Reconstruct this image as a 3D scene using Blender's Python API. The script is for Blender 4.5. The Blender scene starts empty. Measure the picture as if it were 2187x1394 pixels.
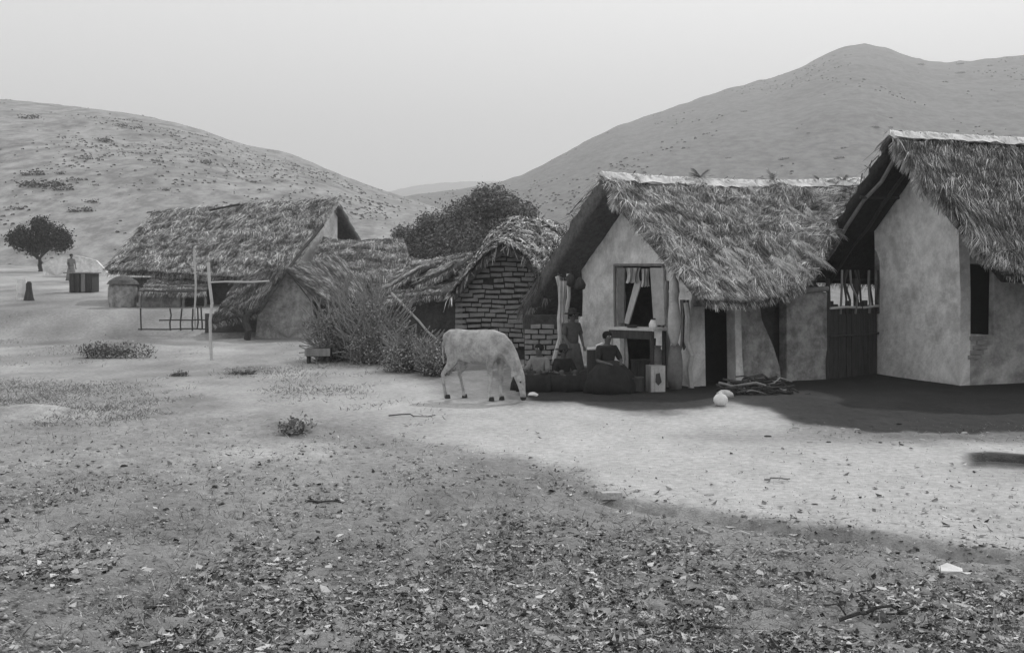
import bpy, bmesh, math, random
import numpy as np
from mathutils import Vector
random.seed(7); RNG = np.random.default_rng(7)
SC = bpy.context.scene; COL = SC.collection

# ------------------------------------------------------------------ camera, sky, sun, exposure
F, HOR, ZC = 2400.0, 600.0, 2.2            # focal length in photo pixels, horizon row, eye height
cd = bpy.data.cameras.new('camera'); cam = bpy.data.objects.new('camera', cd); COL.objects.link(cam)
cam.location = (0, 0, ZC); cam.rotation_euler = (math.radians(90), 0, 0)
cd.sensor_width = 36; cd.lens = F/2187*36; cd.shift_y = -97/2187; cd.clip_end = 5000
SC.camera = cam
SUN_EL, SUN_AZ = math.radians(43), math.atan2(0.42, 0.9)      # azimuth from +Y towards +X (sun stands behind the huts, to the right)
SUN = np.array([math.sin(SUN_AZ)*math.cos(SUN_EL), math.cos(SUN_AZ)*math.cos(SUN_EL), math.sin(SUN_EL)])
w = bpy.data.worlds.new('World'); SC.world = w; w.use_nodes = True
nt = w.node_tree; nt.nodes.clear()
sky = nt.nodes.new('ShaderNodeTexSky'); sky.sky_type = 'NISHITA'; sky.sun_disc = False
sky.sun_elevation = SUN_EL; sky.sun_rotation = SUN_AZ; sky.dust_density = 3.0; sky.air_density = 1.0
hs = nt.nodes.new('ShaderNodeHueSaturation'); hs.inputs['Saturation'].default_value = 0.0   # black and white photograph
bg = nt.nodes.new('ShaderNodeBackground'); bg.inputs['Strength'].default_value = 0.15
ow = nt.nodes.new('ShaderNodeOutputWorld')
nt.links.new(sky.outputs[0], hs.inputs['Color']); mxs = nt.nodes.new('ShaderNodeMix'); mxs.data_type = 'RGBA'; mxs.inputs[0].default_value = .6; mxs.inputs[7].default_value = (8.3, 8.3, 8.3, 1)   # flat grey added to even out the sky and fill the shaded gables
nt.links.new(hs.outputs[0], mxs.inputs[6]); nt.links.new(mxs.outputs[2], bg.inputs['Color']); nt.links.new(bg.outputs[0], ow.inputs[0])
sd = bpy.data.lights.new('sun', 'SUN'); sun = bpy.data.objects.new('sun', sd); COL.objects.link(sun)
sd.energy = 2.9; sd.angle = math.radians(0.5); sd.color = (1, 1, 1)
sun.rotation_euler = Vector(SUN.tolist()).to_track_quat('Z', 'Y').to_euler(); sun.location = (20, 30, 40)
vs = SC.view_settings; vs.view_transform = 'Standard'; vs.look = 'None'; vs.gamma = 1; vs.use_curve_mapping = False; vs.exposure = 0.0
HAZE = 0.0009

# ------------------------------------------------------------------ numeric helpers
C0 = np.array([0, 0, ZC])
def ray(px, py): return np.array([(px-1093.5)/F, 1, (HOR-py)/F])
def at(px, py, Y): return C0 + ray(px, py)*Y
def frame(t):
    t = math.radians(t); return np.array([math.cos(t), math.sin(t), 0]), np.array([-math.sin(t), math.cos(t), 0])
def hit(px, py, P, n):
    d = ray(px, py); return C0 + d*(np.dot(P-C0, n)/np.dot(d, n))
def sstep(a, b, x): t = np.clip((x-a)/(b-a), 0, 1); return t*t*(3-2*t)
def vnoise(x, y, seed=0):
    xi = np.floor(x).astype(np.int64); yi = np.floor(y).astype(np.int64); fx = x-xi; fy = y-yi
    def h(a, b):
        n = (a*374761393 + b*668265263 + seed*1442695041) & 0xffffffff
        n = ((n ^ (n >> 13))*1274126177) & 0xffffffff
        return ((n ^ (n >> 16)) & 0xffff)/65535.0
    sx = fx*fx*(3-2*fx); sy = fy*fy*(3-2*fy)
    return (h(xi, yi)*(1-sx)+h(xi+1, yi)*sx)*(1-sy)+(h(xi, yi+1)*(1-sx)+h(xi+1, yi+1)*sx)*sy
def fbm(x, y, oct=4, seed=0):
    v = 0; a = .5; t = 0
    for o in range(oct): v = v+a*vnoise(x*2**o, y*2**o, seed+o); t += a; a *= .5
    return v/t-.5

# ground height over the whole place (world x, y)
BUMPS = [(70, 885, .9, .35, .16), (620, 915, .8, .3, .06), (330, 905, 2.0, .5, .05), (1900, 860, 4.5, 1.6, .10), (270, 745, 2.0, 1.2, .18)]
def ground_px(x, y):
    yy = np.maximum(y, 1.0); return 1093.5+F*x/yy, HOR+F*ZC/yy
def gz(x, y):
    x = np.asarray(x, float); y = np.asarray(y, float)
    z = np.interp(y, [-400, 42.4, 46.2, 90, 250, 900], [0, 0, 1.0, 3.0, 7.0, 12.0])
    px, py = ground_px(x, y); fr = (y > 2)
    ye = np.interp(px, [1150, 1250, 1400, 1600, 1800, 2000, 2187, 2700], [1020, 1043, 1072, 1106, 1130, 1160, 1186, 1290])+14*fbm(x*2.2, y*2.2, 3, 5)
    z = z - fr*.10*sstep(1190, 1330, px)*sstep(-3, 5, py-ye)*(1-.7*sstep(20, 160, py-ye))
    yt = np.interp(px, [2000, 2060, 2110, 2187, 2500], [975, 970, 967, 972, 985])+5*fbm(x*3, y*3, 2, 9)
    z = z - fr*.22*sstep(2040, 2190, px+40*fbm(x*3, y*3, 2, 19))**.6*sstep(0, 3, py-yt)*(1-sstep(7, 17, py-yt))
    for (bx, by, rx, ry, h) in BUMPS:
        yc = F*ZC/(by-HOR); xc = (bx-1093.5)/F*yc
        z = z + h*np.exp(-((x-xc)/rx)**2-((y-yc)/ry)**2)
    z = z + .07*fbm(x*.25, y*.25, 3, 3)*sstep(3, 12, y) + .02*fbm(x*1.6, y*1.6, 3, 11)
    return z
def gpt(px, py):
    d = ray(px, py); Y = 4.0
    while Y < 300:
        p = C0+d*Y
        if p[2] <= float(gz(p[0], p[1])): break
        Y *= 1.004
    p = C0+d*Y; return np.array([p[0], p[1], float(gz(p[0], p[1]))])

# ------------------------------------------------------------------ materials
MATS = {}
def mat(name, lo, hi, scale=6, rough=.95, bump=.3, bscale=None, island=0, ilo=.5, ihi=1.6, detail=8, stretch=None, attr=None, rw=.18, stain=0):
    if name in MATS: return MATS[name]
    m = bpy.data.materials.new(name); m.use_nodes = True; n = m.node_tree; N = n.nodes; L = n.links
    b = N['Principled BSDF']; b.inputs['Roughness'].default_value = rough
    b.inputs['Specular IOR Level'].default_value = .15
    tc = N.new('ShaderNodeTexCoord'); mp = N.new('ShaderNodeMapping'); L.new(tc.outputs['Object'], mp.inputs[0])
    if stretch: mp.inputs['Scale'].default_value = stretch
    no = N.new('ShaderNodeTexNoise'); no.inputs['Scale'].default_value = scale; no.inputs['Detail'].default_value = detail; no.inputs['Roughness'].default_value = .74
    L.new(mp.outputs[0], no.inputs['Vector'])
    cr = N.new('ShaderNodeValToRGB'); cr.color_ramp.elements[0].position = .5-rw; cr.color_ramp.elements[1].position = .5+rw
    cr.color_ramp.elements[0].color = (lo, lo, lo, 1); cr.color_ramp.elements[1].color = (hi, hi, hi, 1)
    L.new(no.outputs['Fac'], cr.inputs[0]); out = cr.outputs[0]
    if stain:
        ns = N.new('ShaderNodeTexNoise'); ns.inputs['Scale'].default_value = stain; ns.inputs['Detail'].default_value = 10; ns.inputs['Roughness'].default_value = .7; L.new(mp.outputs[0], ns.inputs['Vector'])
        sr = N.new('ShaderNodeMapRange'); sr.inputs[1].default_value = .40; sr.inputs[2].default_value = .52; sr.inputs[3].default_value = .72; sr.inputs[4].default_value = 1.0; L.new(ns.outputs['Fac'], sr.inputs[0])
        mx = N.new('ShaderNodeVectorMath'); mx.operation = 'SCALE'; L.new(out, mx.inputs[0]); L.new(sr.outputs[0], mx.inputs['Scale']); out = mx.outputs[0]
    if island:
        g = N.new('ShaderNodeNewGeometry'); mr = N.new('ShaderNodeMapRange'); pw = N.new('ShaderNodeMath'); pw.operation = 'POWER'; pw.inputs[1].default_value = island
        L.new(g.outputs['Random Per Island'], pw.inputs[0]); L.new(pw.outputs[0], mr.inputs[0]); mr.inputs[3].default_value = ilo; mr.inputs[4].default_value = ihi
        mx = N.new('ShaderNodeVectorMath'); mx.operation = 'SCALE'; L.new(out, mx.inputs[0]); L.new(mr.outputs[0], mx.inputs['Scale']); out = mx.outputs[0]
    if attr:
        a = N.new('ShaderNodeAttribute'); a.attribute_name = attr
        mx = N.new('ShaderNodeVectorMath'); mx.operation = 'SCALE'; L.new(out, mx.inputs[0]); L.new(a.outputs['Fac'], mx.inputs['Scale']); out = mx.outputs[0]
    L.new(out, b.inputs['Base Color'])
    if bump:
        n2 = N.new('ShaderNodeTexNoise'); n2.inputs['Scale'].default_value = bscale or scale*3; n2.inputs['Detail'].default_value = 6
        L.new(mp.outputs[0], n2.inputs['Vector'])
        bp = N.new('ShaderNodeBump'); bp.inputs['Strength'].default_value = bump; bp.inputs['Distance'].default_value = .05
        L.new(n2.outputs['Fac'], bp.inputs['Height']); L.new(bp.outputs[0], b.inputs['Normal'])
    MATS[name] = m; return m
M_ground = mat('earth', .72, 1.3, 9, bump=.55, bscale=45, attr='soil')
M_hillL = mat('dry hillside', .17, .34, .35, bump=.35, bscale=1.6, detail=15, stretch=(1, .3, 1.5), rw=.09, stain=.08)
M_hillR = mat('dry far hillside', .12, .21, .4, bump=.3, bscale=1.2, detail=15, stretch=(1, .3, 1.5), rw=.10)
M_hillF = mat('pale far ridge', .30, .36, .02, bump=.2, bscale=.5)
M_thatch_d = mat('old palm thatch', .05, .16, 9, bump=.8, bscale=30)
M_strand = mat('palm thatch strands', .10, .52, 1.6, rw=.10, bump=0, island=2.0, ilo=.25, ihi=2.1)
M_strand_d = mat('weathered palm thatch strands', .06, .27, 1.6, rw=.10, bump=0, island=2.6, ilo=.2, ihi=3.0)
M_thatch_m = mat('grey weathered thatch', .07, .17, 9, bump=.8, bscale=30)
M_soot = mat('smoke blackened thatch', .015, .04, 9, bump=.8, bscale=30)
M_frond = mat('dry palm leaf', .30, .5, 5, bump=0, island=1.0, ilo=.5, ihi=1.3)
M_cap = mat('sunlit ridge straw', .62, .82, 6, bump=.5)  # sunlit brightness of the ridge is put into this straw colour
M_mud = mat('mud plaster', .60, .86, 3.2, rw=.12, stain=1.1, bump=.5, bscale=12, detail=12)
M_mud_shade = mat('shaded mud plaster', .30, .55, 3.2, rw=.12, stain=1.4, bump=.6, bscale=12, detail=12)  # darker copy of the mud plaster, carries the shade of the front wall
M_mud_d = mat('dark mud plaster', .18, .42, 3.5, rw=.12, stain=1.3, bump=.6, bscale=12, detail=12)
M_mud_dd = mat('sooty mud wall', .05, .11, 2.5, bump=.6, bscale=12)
M_inside = mat('interior shade black', .015, .03, 3, bump=0)  # for black panels that stand in for the shade behind openings
M_brick = mat('adobe brick', .20, .34, 6, bump=.5)
M_mortar = mat('crumbled mortar', .04, .09, 8, bump=.5)
M_wood = mat('weathered pole wood', .16, .30, 8, bump=.4, stretch=(1, 1, .2))
M_wood_l = mat('pale stripped pole', .42, .58, 8, bump=.3)
M_wood_d = mat('dark old board', .035, .08, 6, bump=.5, stretch=(3, 3, .4))
M_leaf = mat('dull foliage', .12, .2, 3, bump=0, island=1.3, ilo=.5, ihi=2.0)
M_leaf_d = mat('dark foliage', .025, .05, 3, bump=0, island=1.3, ilo=.5, ihi=2.0)
M_brush = mat('dry grey brush', .13, .2, 3, bump=0, island=1.8, ilo=.6, ihi=1.9)
M_scrub = mat('hill scrub', .10, .17, 3, bump=0, island=1.5, ilo=.7, ihi=1.6)
M_thorn = mat('grey thorn brush', .14, .25, 3, bump=0, island=1.8, ilo=.4, ihi=2.4)
M_litter = mat('dry leaf litter', .22, .34, 3, bump=0, island=2.8, ilo=.5, ihi=2.3)
M_stone = mat('pale stone', .32, .55, 12, bump=.5)
M_clod = mat('dark clod of earth', .03, .07, 12, bump=.5)
M_white = mat('whitewashed surface', .6, .78, 8, bump=.2)
M_cloth_l = mat('faded pale cloth', .34, .52, 5, bump=.3)
M_cloth_m = mat('grey cloth', .14, .24, 5, bump=.3)
M_cloth_d = mat('black cloth', .015, .035, 5, bump=.3)
M_cloth_k = mat('brown cotton', .05, .1, 5, bump=.3)
M_skin = mat('dark skin', .07, .11, 6, bump=0, rough=.6)
M_hair = mat('black hair', .01, .02, 20, bump=.3)
M_hide = mat('dun cattle hide', .26, .50, 5.0, rw=.12, stain=2.2, bump=.25, bscale=60)
M_hoof = mat('dark hoof horn', .03, .05, 6, bump=0)

# ------------------------------------------------------------------ object helpers
def link(o, parent=None):
    COL.objects.link(o)
    if parent is not None: o.parent = parent
    return o
def tag(o, label=None, cat=None, group=None, kind=None):
    if label: o['label'] = label
    if cat: o['category'] = cat
    if group: o['group'] = group
    if kind: o['kind'] = kind
    return o
def thing(name, loc, label, cat, group=None):
    o = bpy.data.objects.new(name, None); o.empty_display_size = .2; o.location = [float(a) for a in loc]
    link(o); return tag(o, label, cat, group)
def origin(parent):
    p = np.zeros(3)
    while parent is not None: p += np.array(parent.location); parent = parent.parent
    return p
def mesh(name, V, Fc, m, parent=None, smooth=False, local=False):
    V = np.asarray(V, float).reshape(-1, 3)
    me = bpy.data.meshes.new(name)
    if isinstance(Fc, np.ndarray):
        k = Fc.shape[1]; me.vertices.add(len(V)); me.loops.add(Fc.size); me.polygons.add(len(Fc))
    base = np.zeros(3)
    if parent is not None and not local: base = origin(parent)
    elif not local: base = V.mean(0)*np.array([1, 1, 0])+np.array([0, 0, V[:, 2].min()])
    W = V-base if not local else V
    if isinstance(Fc, np.ndarray):
        me.vertices.foreach_set('co', W.ravel().astype(np.float32)); me.loops.foreach_set('vertex_index', Fc.ravel().astype(np.int32))
        me.polygons.foreach_set('loop_start', np.arange(0, Fc.size, k, dtype=np.int32)); me.update(calc_edges=True)
    else: me.from_pydata(W.tolist(), [], Fc)
    if smooth: me.polygons.foreach_set('use_smooth', np.ones(len(me.polygons), bool))
    me.materials.append(m); me.validate()
    o = bpy.data.objects.new(name, me)
    if parent is None and not local: o.location = base.tolist()
    return link(o, parent)
class MB:
    def __init__(s): s.V = []; s.F = []
    def add(s, V, Fc):
        k = len(s.V); s.V += [list(map(float, v)) for v in V]; s.F += [[i+k for i in f] for f in Fc]; return s
    def hexa(s, b, t):            # bottom 4, top 4
        return s.add(list(b)+list(t), [[3, 2, 1, 0], [4, 5, 6, 7], [0, 1, 5, 4], [1, 2, 6, 5], [2, 3, 7, 6], [3, 0, 4, 7]])
    def box(s, c, u, v, w):       # centre and three half-vectors
        c, u, v, w = map(np.array, (c, u, v, w)); q = [-u-v, u-v, u+v, -u+v]
        return s.hexa([c+a-w for a in q], [c+a+w for a in q])
    def tube(s, pts, rad, n=7, wob=0):
        pts = [np.array(p, float) for p in pts]; R = rad if hasattr(rad, '__len__') else [rad]*len(pts); k = len(s.V)
        for i, p in enumerate(pts):
            d = pts[min(i+1, len(pts)-1)]-pts[max(i-1, 0)]; d /= np.linalg.norm(d)+1e-9
            a = np.cross(d, [0, 0, 1.]) if abs(d[2]) < .9 else np.cross(d, [1., 0, 0]); a /= np.linalg.norm(a); b = np.cross(d, a)
            for j in range(n):
                t = 2*math.pi*j/n; s.V.append((p+(a*math.cos(t)+b*math.sin(t))*R[i]*(1+wob*random.uniform(-1, 1))).tolist())
        for i in range(len(pts)-1):
            for j in range(n): s.F.append([k+i*n+j, k+i*n+(j+1) % n, k+(i+1)*n+(j+1) % n, k+(i+1)*n+j])
        s.F.append([k+j for j in range(n)][::-1]); s.F.append([k+(len(pts)-1)*n+j for j in range(n)]); return s
    def lathe(s, c, prof, n=16, wob=0):
        c = np.array(c, float); k = len(s.V)
        for (r, z) in prof:
            for j in range(n):
                t = 2*math.pi*j/n; rr = r*(1+wob*random.uniform(-1, 1)); s.V.append((c+[rr*math.cos(t), rr*math.sin(t), z]).tolist())
        for i in range(len(prof)-1):
            for j in range(n): s.F.append([k+i*n+j, k+i*n+(j+1) % n, k+(i+1)*n+(j+1) % n, k+(i+1)*n+j])
        s.F.append([k+j for j in range(n)][::-1]); s.F.append([k+(len(prof)-1)*n+j for j in range(n)]); return s
    def obj(s, name, m, parent=None, smooth=False, local=False): return mesh(name, s.V, s.F, m, parent, smooth, local)
def copy_tree(o, parent=None):
    c = o.copy(); COL.objects.link(c); c.parent = parent
    for ch in list(o.children): copy_tree(ch, c)
    return c
def unit(a): a = np.asarray(a, float); return a/(np.linalg.norm(a, axis=-1, keepdims=True)+1e-9)
def blades(P, D, N, Ln, W, lift=.05, droop=.0):
    n = len(P); S = unit(np.cross(D, N)); Ln = Ln[:, None]; W = W[:, None]
    mid = P+D*Ln*.5+N*lift*Ln; tip = P+D*Ln+N*(lift*.4)*Ln; tip[:, 2] -= droop*Ln[:, 0]
    V = np.stack([P-S*W*.5, P+S*W*.5, mid-S*W*.5, mid+S*W*.5, tip-S*W*.12, tip+S*W*.12], 1).reshape(-1, 3)
    i = np.arange(n)[:, None]*6; Fc = np.concatenate([i+[0, 1, 3, 2], i+[2, 3, 5, 4]], 1).reshape(-1, 4)
    return V, Fc

# ------------------------------------------------------------------ roofs
def bil(A, B, Cc, D, s, t):      # A ridge start, B ridge end, Cc eave end, D eave start
    s = s[..., None]; t = t[..., None]; return (A*(1-s)+B*s)*(1-t)+(D*(1-s)+Cc*s)*t
def roof_slope(name, A, B, Cc, D, parent, n=9000, thick=.16, courses=8, sag=.08, seed=1, mstr=None, mslab=None, ang=0, spread=.35, Lr=(.35, .8), Wr=(.006, .017), up=1, lift=.10, eave=.0, strands=True, fringe=(.12, .4)):
    A, B, Cc, D = [np.array(q, float) for q in (A, B, Cc, D)]
    nrm = unit(np.cross(B-A, D-A)); nrm = nrm*np.sign(nrm[2])
    run = np.linalg.norm(D-A); Lg = np.linalg.norm(B-A)
    ns, ntt = max(8, int(Lg*7)), max(12, int(run*14))
    s, t = np.meshgrid(np.linspace(0, 1, ns+1), np.linspace(0, 1, ntt+1), indexing='ij')
    def surf(s, t):
        P = bil(A, B, Cc, D, s, t)
        P[..., 2] -= sag*np.sin(np.pi*np.clip(s, 0, 1))*(.6+.4*t)
        nz = .16*fbm(s*Lg*.8, t*run*.8, 3, seed)+.10*fbm(s*Lg*3, t*run*2.5, 3, seed+4)
        saw = ((t*courses+.35*fbm(s*Lg*1.2, t*0, 3, seed+7)*2) % 1)
        return P+nrm*(nz+(.075*saw))[..., None]
    jag = np.where(t > .99, .05*fbm(s*Lg*6, s*0, 3, seed+9)*2, 0)
    T = surf(s, t+jag); Bt = bil(A, B, Cc, D, s, t); Bt[..., 2] -= sag*np.sin(np.pi*s)*(.6+.4*t); Bt = Bt-nrm*thick
    Bt = Bt+nrm*(.04*fbm(s*Lg*4, t*run*4, 3, seed+2))[..., None]
    V = np.concatenate([T.reshape(-1, 3), Bt.reshape(-1, 3)]); w_ = ntt+1; K = (ns+1)*w_
    i, j = np.meshgrid(np.arange(ns), np.arange(ntt), indexing='ij'); a = (i*w_+j).ravel()
    q1 = np.stack([a, a+1, a+1+w_, a+w_], 1); q2 = q1[:, ::-1]+K
    rim = list(range(0, w_))+[k*w_+ntt for k in range(1, ns+1)]+[ns*w_+k for k in range(ntt-1, -1, -1)]+[k*w_ for k in range(ns-1, 0, -1)]
    rim = np.array(rim); r2 = np.roll(rim, -1); q3 = np.stack([rim, rim+K, r2+K, r2], 1)
    sl = mesh('roof_slope', V, np.concatenate([q1, q2, q3]), mslab or M_thatch_d, parent)
    if strands:
        rs = np.random.default_rng(seed); ss = rs.random(n)*1.02-.01; tt = rs.random(n)**.9*1.0
        P = surf(ss, tt); d = unit(D-A)*(1-ss[:, None])+unit(Cc-B)*ss[:, None]; d = unit(d); side = unit(np.cross(nrm, d))
        th = ang+spread*rs.standard_normal(n)+.5*fbm(ss*Lg*.7, tt*run*.7, 2, seed+20)*2
        dd = unit(d*np.cos(th)[:, None]+side*np.sin(th)[:, None]+nrm*(.03+.10*rs.random(n))[:, None])
        Ln = rs.uniform(*Lr, n); Ln = np.minimum(Ln, ((1-tt)*run+.10)/.65+.05); Wd = rs.uniform(*Wr, n)
        P = P+nrm*(.01+.04*rs.random(n))[:, None]-dd*Ln[:, None]*.35
        rollv = unit(nrm+side*rs.uniform(-.9, .9, n)[:, None])
        V, Fc = blades(P, dd, rollv, Ln, Wd, lift=.06, droop=.06)
        # eave fringe
        m_ = int(Lg*220); s2 = rs.random(m_); P2 = bil(A, B, Cc, D, s2, np.full(m_, .97)+.04*rs.random(m_)); P2[:, 2] -= sag*np.sin(np.pi*s2)
        th = ang+spread*1.3*rs.standard_normal(m_); d2 = unit(unit(D-A)*np.cos(th)[:, None]+unit(np.cross(nrm, unit(D-A)))*np.sin(th)[:, None]+np.array([0, 0, -.45]))
        V2, F2 = blades(P2, d2, unit(nrm+0*P2+side[0]*rs.uniform(-.9, .9, m_)[:, None]), rs.uniform(*fringe, m_), rs.uniform(.008, .02, m_), 0, .12)
        o = mesh('thatch_strands', np.concatenate([V, V2]), np.concatenate([Fc, F2+len(V)]), mstr or M_strand, parent); tag(o, kind='stuff')
    return sl
def ridge_cap(A, B, r, parent, seed=3, n=1400, m=None, sag=.06, drop=.35):
    A = np.array(A, float); B = np.array(B, float); L = np.linalg.norm(B-A); k = int(L*6); rs = np.random.default_rng(seed)
    d = unit(B-A); side = unit(np.cross(d, [0, 0, 1.])); V = []; prof = [(-1.6, -.75), (-1.0, -.25), (-.45, .15), (0, .35), (.45, .15), (1.0, -.25), (1.6, -.75), (1.2, -.9), (0, -.2), (-1.2, -.9)]
    for i in range(k+1):
        s = i/k; c = A+(B-A)*s; c = c-np.array([0, 0, sag*math.sin(math.pi*s)])
        for (a, b) in prof: V.append(c+side*a*r*(1+.2*rs.uniform(-1, 1))+np.array([0, 0, 1.])*(b*r+.08*r*rs.standard_normal()))
    n_ = len(prof); Fc = [[i*n_+j, i*n_+(j+1) % n_, (i+1)*n_+(j+1) % n_, (i+1)*n_+j] for i in range(k) for j in range(n_)]+[list(range(n_))[::-1], [k*n_+j for j in range(n_)]]
    mesh('ridge_cap', V, Fc, m or M_cap, parent)
    sg = rs.choice([-1., 1.], n); s = rs.random(n); P = A+(B-A)*s[:, None]; P[:, 2] += r*.4-sag*np.sin(np.pi*s)
    D = unit(side*sg[:, None]+d*rs.uniform(-.9, .9, n)[:, None]+np.array([0, 0, -1.])*rs.uniform(.2, .9, n)[:, None])
    Nn = unit(np.array([0, 0, 1.])+side*sg[:, None]*.5); V2, F2 = blades(P, D, Nn, rs.uniform(.5, 1., n)*drop, rs.uniform(.015, .04, n), .08, .05)
    o = mesh('ridge_straw', V2, F2, m or M_cap, parent); tag(o, kind='stuff')
def make_frond_mesh(name, L=1.1, seed=0, nl=26):
    rs = np.random.default_rng(seed); P = []; D = []; Ln = []
    for i in range(nl):
        t = (i+1)/nl
        for sg in (-1, 1):
            P.append([t*L*.8, 0, -.15*t*t*L]); a = sg*(.75-.45*t+.1*rs.standard_normal()); D.append([math.cos(a), math.sin(a), -.25-.1*rs.random()]); Ln.append(L*.42*(1.05-.7*abs(t-.45)))
    P = np.array(P); D = unit(np.array(D)); V, Fc = blades(P, D, np.tile([0, 0, 1.], (len(P), 1)), np.array(Ln), np.full(len(P), .03), .05, .10)
    b = MB().tube([[0, 0, 0], [L*.4, 0, -.03*L], [L*.85, 0, -.14*L]], [.016, .012, .005], 5)
    V2 = np.array(b.V); F2 = b.F; me = bpy.data.meshes.new(name)
    me.from_pydata(np.concatenate([V, V2]).tolist(), [], Fc.tolist()+[[k+len(V) for k in f] for f in F2]); me.materials.append(M_frond); return me
FR = [make_frond_mesh('palm_frond', 1.15, s) for s in range(3)]
def frond(parent, P, D, N, sc=1, m=None):
    D = Vector(unit(D).tolist()); N = Vector(unit(N).tolist()); S = N.cross(D).normalized(); N = D.cross(S).normalized()
    from mathutils import Matrix
    o = bpy.data.objects.new('palm_frond', random.choice(FR)); link(o, parent); R = Matrix((D, S, N)).transposed().to_4x4()
    o.matrix_local = Matrix.Translation(Vector((np.array(P)-origin(parent)).tolist())) @ R @ Matrix.Scale(sc, 4); return o

# ------------------------------------------------------------------ wall builder: a polygon on a vertical plane, given real thickness
def wall(name, pts, inward, m, parent, th=.22, holes=None, cut=.12, wob=.012, seed=0):
    """pts: 3D outline on a plane; a grid of that plane is kept inside the outline and outside holes, then thickened inwards"""
    pts = [np.array(p, float) for p in pts]; O = pts[0]; nin = unit(np.array(inward, float)); w_ = np.array([0, 0, 1.]); u = unit(np.cross(nin, w_))
    P2 = np.array([[np.dot(p-O, u), p[2]-O[2]] for p in pts]); H2 = [np.array([[np.dot(np.array(p)-O, u), p[2]-O[2]] for p in h]) for h in (holes or [])]
    bm = bmesh.new()
    rs = np.random.default_rng(seed)
    fr = [bm.verts.new((O+u*a+w_*b).tolist()) for a, b in P2]; edges = [bm.edges.new((fr[i], fr[(i+1) % len(fr)])) for i in range(len(fr))]
    for h in H2:
        hv = [bm.verts.new((O+u*a+w_*b).tolist()) for a, b in h]; edges += [bm.edges.new((hv[i], hv[(i+1) % len(hv)])) for i in range(len(hv))]
    r = bmesh.ops.triangle_fill(bm, use_beauty=True, edges=edges)
    bmesh.ops.subdivide_edges(bm, edges=[e for e in bm.edges if e.calc_length() > .35], cuts=3, use_grid_fill=False)
    bmesh.ops.triangulate(bm, faces=bm.faces[:])
    faces = bm.faces[:]
    ex = bmesh.ops.extrude_face_region(bm, geom=faces)
    nv = [g for g in ex['geom'] if isinstance(g, bmesh.types.BMVert)]
    for v in nv: v.co += Vector((nin*th).tolist())
    for v in bm.verts:
        d = wob*(2*fbm(np.array(v.co.x*1.7+v.co.y), np.array(v.co.z*1.7), 3, seed)); v.co += Vector((u*d+nin*d*1.5).tolist())
    bmesh.ops.recalc_face_normals(bm, faces=bm.faces[:])
    base = Vector(origin(parent).tolist())
    for v in bm.verts: v.co -= base
    me = bpy.data.meshes.new(name); bm.to_mesh(me); bm.free(); me.materials.append(m)
    o = bpy.data.objects.new(name, me); return link(o, parent)
def pole(name, pts, r, m, parent=None, n=7, wob=.08): return MB().tube(pts, r, n, wob).obj(name, m, parent)
def bent(a, b, k=5, j=.02, seed=0):
    j = j*1.6
    rs = np.random.default_rng(seed); a = np.array(a, float); b = np.array(b, float)
    return [a+(b-a)*i/k+(rs.normal(0, j, 3) if 0 < i < k else 0) for i in range(k+1)]
def organic(name, V, E, R, m, parent=None, sub=2, local=True, root=0, remesh=0):
    me = bpy.data.meshes.new(name); me.from_pydata([list(map(float, v)) for v in V], E, []); o = bpy.data.objects.new(name, me); COL.objects.link(o)
    md = o.modifiers.new('skin', 'SKIN'); md.use_smooth_shade = True
    for i, r in enumerate(R):
        r = r if hasattr(r, '__len__') else (r, r); me.skin_vertices[0].data[i].radius = r
    me.skin_vertices[0].data[root].use_root = True
    ss = o.modifiers.new('sub', 'SUBSURF'); ss.levels = sub; ss.render_levels = sub
    if remesh:
        rm = o.modifiers.new('remesh', 'REMESH'); rm.mode = 'VOXEL'; rm.voxel_size = remesh; rm.use_smooth_shade = True; sm = o.modifiers.new('smooth', 'SMOOTH'); sm.iterations = 12; sm.factor = .6
    dg = bpy.context.evaluated_depsgraph_get(); dg.update(); nm = bpy.data.meshes.new_from_object(o.evaluated_get(dg)); bpy.data.objects.remove(o)
    nm.materials.clear(); nm.materials.append(m); nm.name = name
    o = bpy.data.objects.new(name, nm); link(o, parent); return o

# ================================================================== SETTING
# ---- ground
def inside(poly, x, y):
    r = np.zeros(x.shape, bool); n = len(poly)
    for i in range(n):
        x1, y1 = poly[i]; x2, y2 = poly[(i+1) % n]
        c = ((y1 > y) != (y2 > y)) & (x < (x2-x1)*(y-y1)/((y2-y1) or 1e-9)+x1); r ^= c
    return r
def pdist(poly, x, y, yscale=3.0):
    d = np.full(x.shape, 1e9)
    for i in range(len(poly)):
        x1, y1 = poly[i]; x2, y2 = poly[(i+1) % len(poly)]; ax, ay = x2-x1, (y2-y1)*yscale
        t = np.clip(((x-x1)*ax+(y-y1)*yscale*ay)/(ax*ax+ay*ay), 0, 1)
        d = np.minimum(d, np.hypot(x-x1-ax*t, (y-y1)*yscale-ay*t))
    return d
SAND = [(560, 770), (900, 810), (950, 850), (1100, 866), (1300, 880), (1430, 884), (1550, 866), (1650, 884), (1700, 915), (1900, 945), (2187, 950), (2900, 960), (2900, 1330), (2187, 1184), (2000, 1158),
        (1800, 1128), (1600, 1102), (1400, 1068), (1270, 1040), (1235, 1000), (1060, 978), (900, 935), (760, 905), (520, 868), (300, 800), (-400, 790), (-1200, 760), (-1200, 600), (230, 590), (300, 650), (450, 725)]
YARD_SHADE = [(1120, 852), (1300, 882), (1430, 886), (1550, 868), (1650, 886), (1700, 908), (1900, 918), (2187, 914), (3000, 914), (3000, 720), (1120, 760)]  # ground shadow of the huts, painted as darker soil
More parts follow.
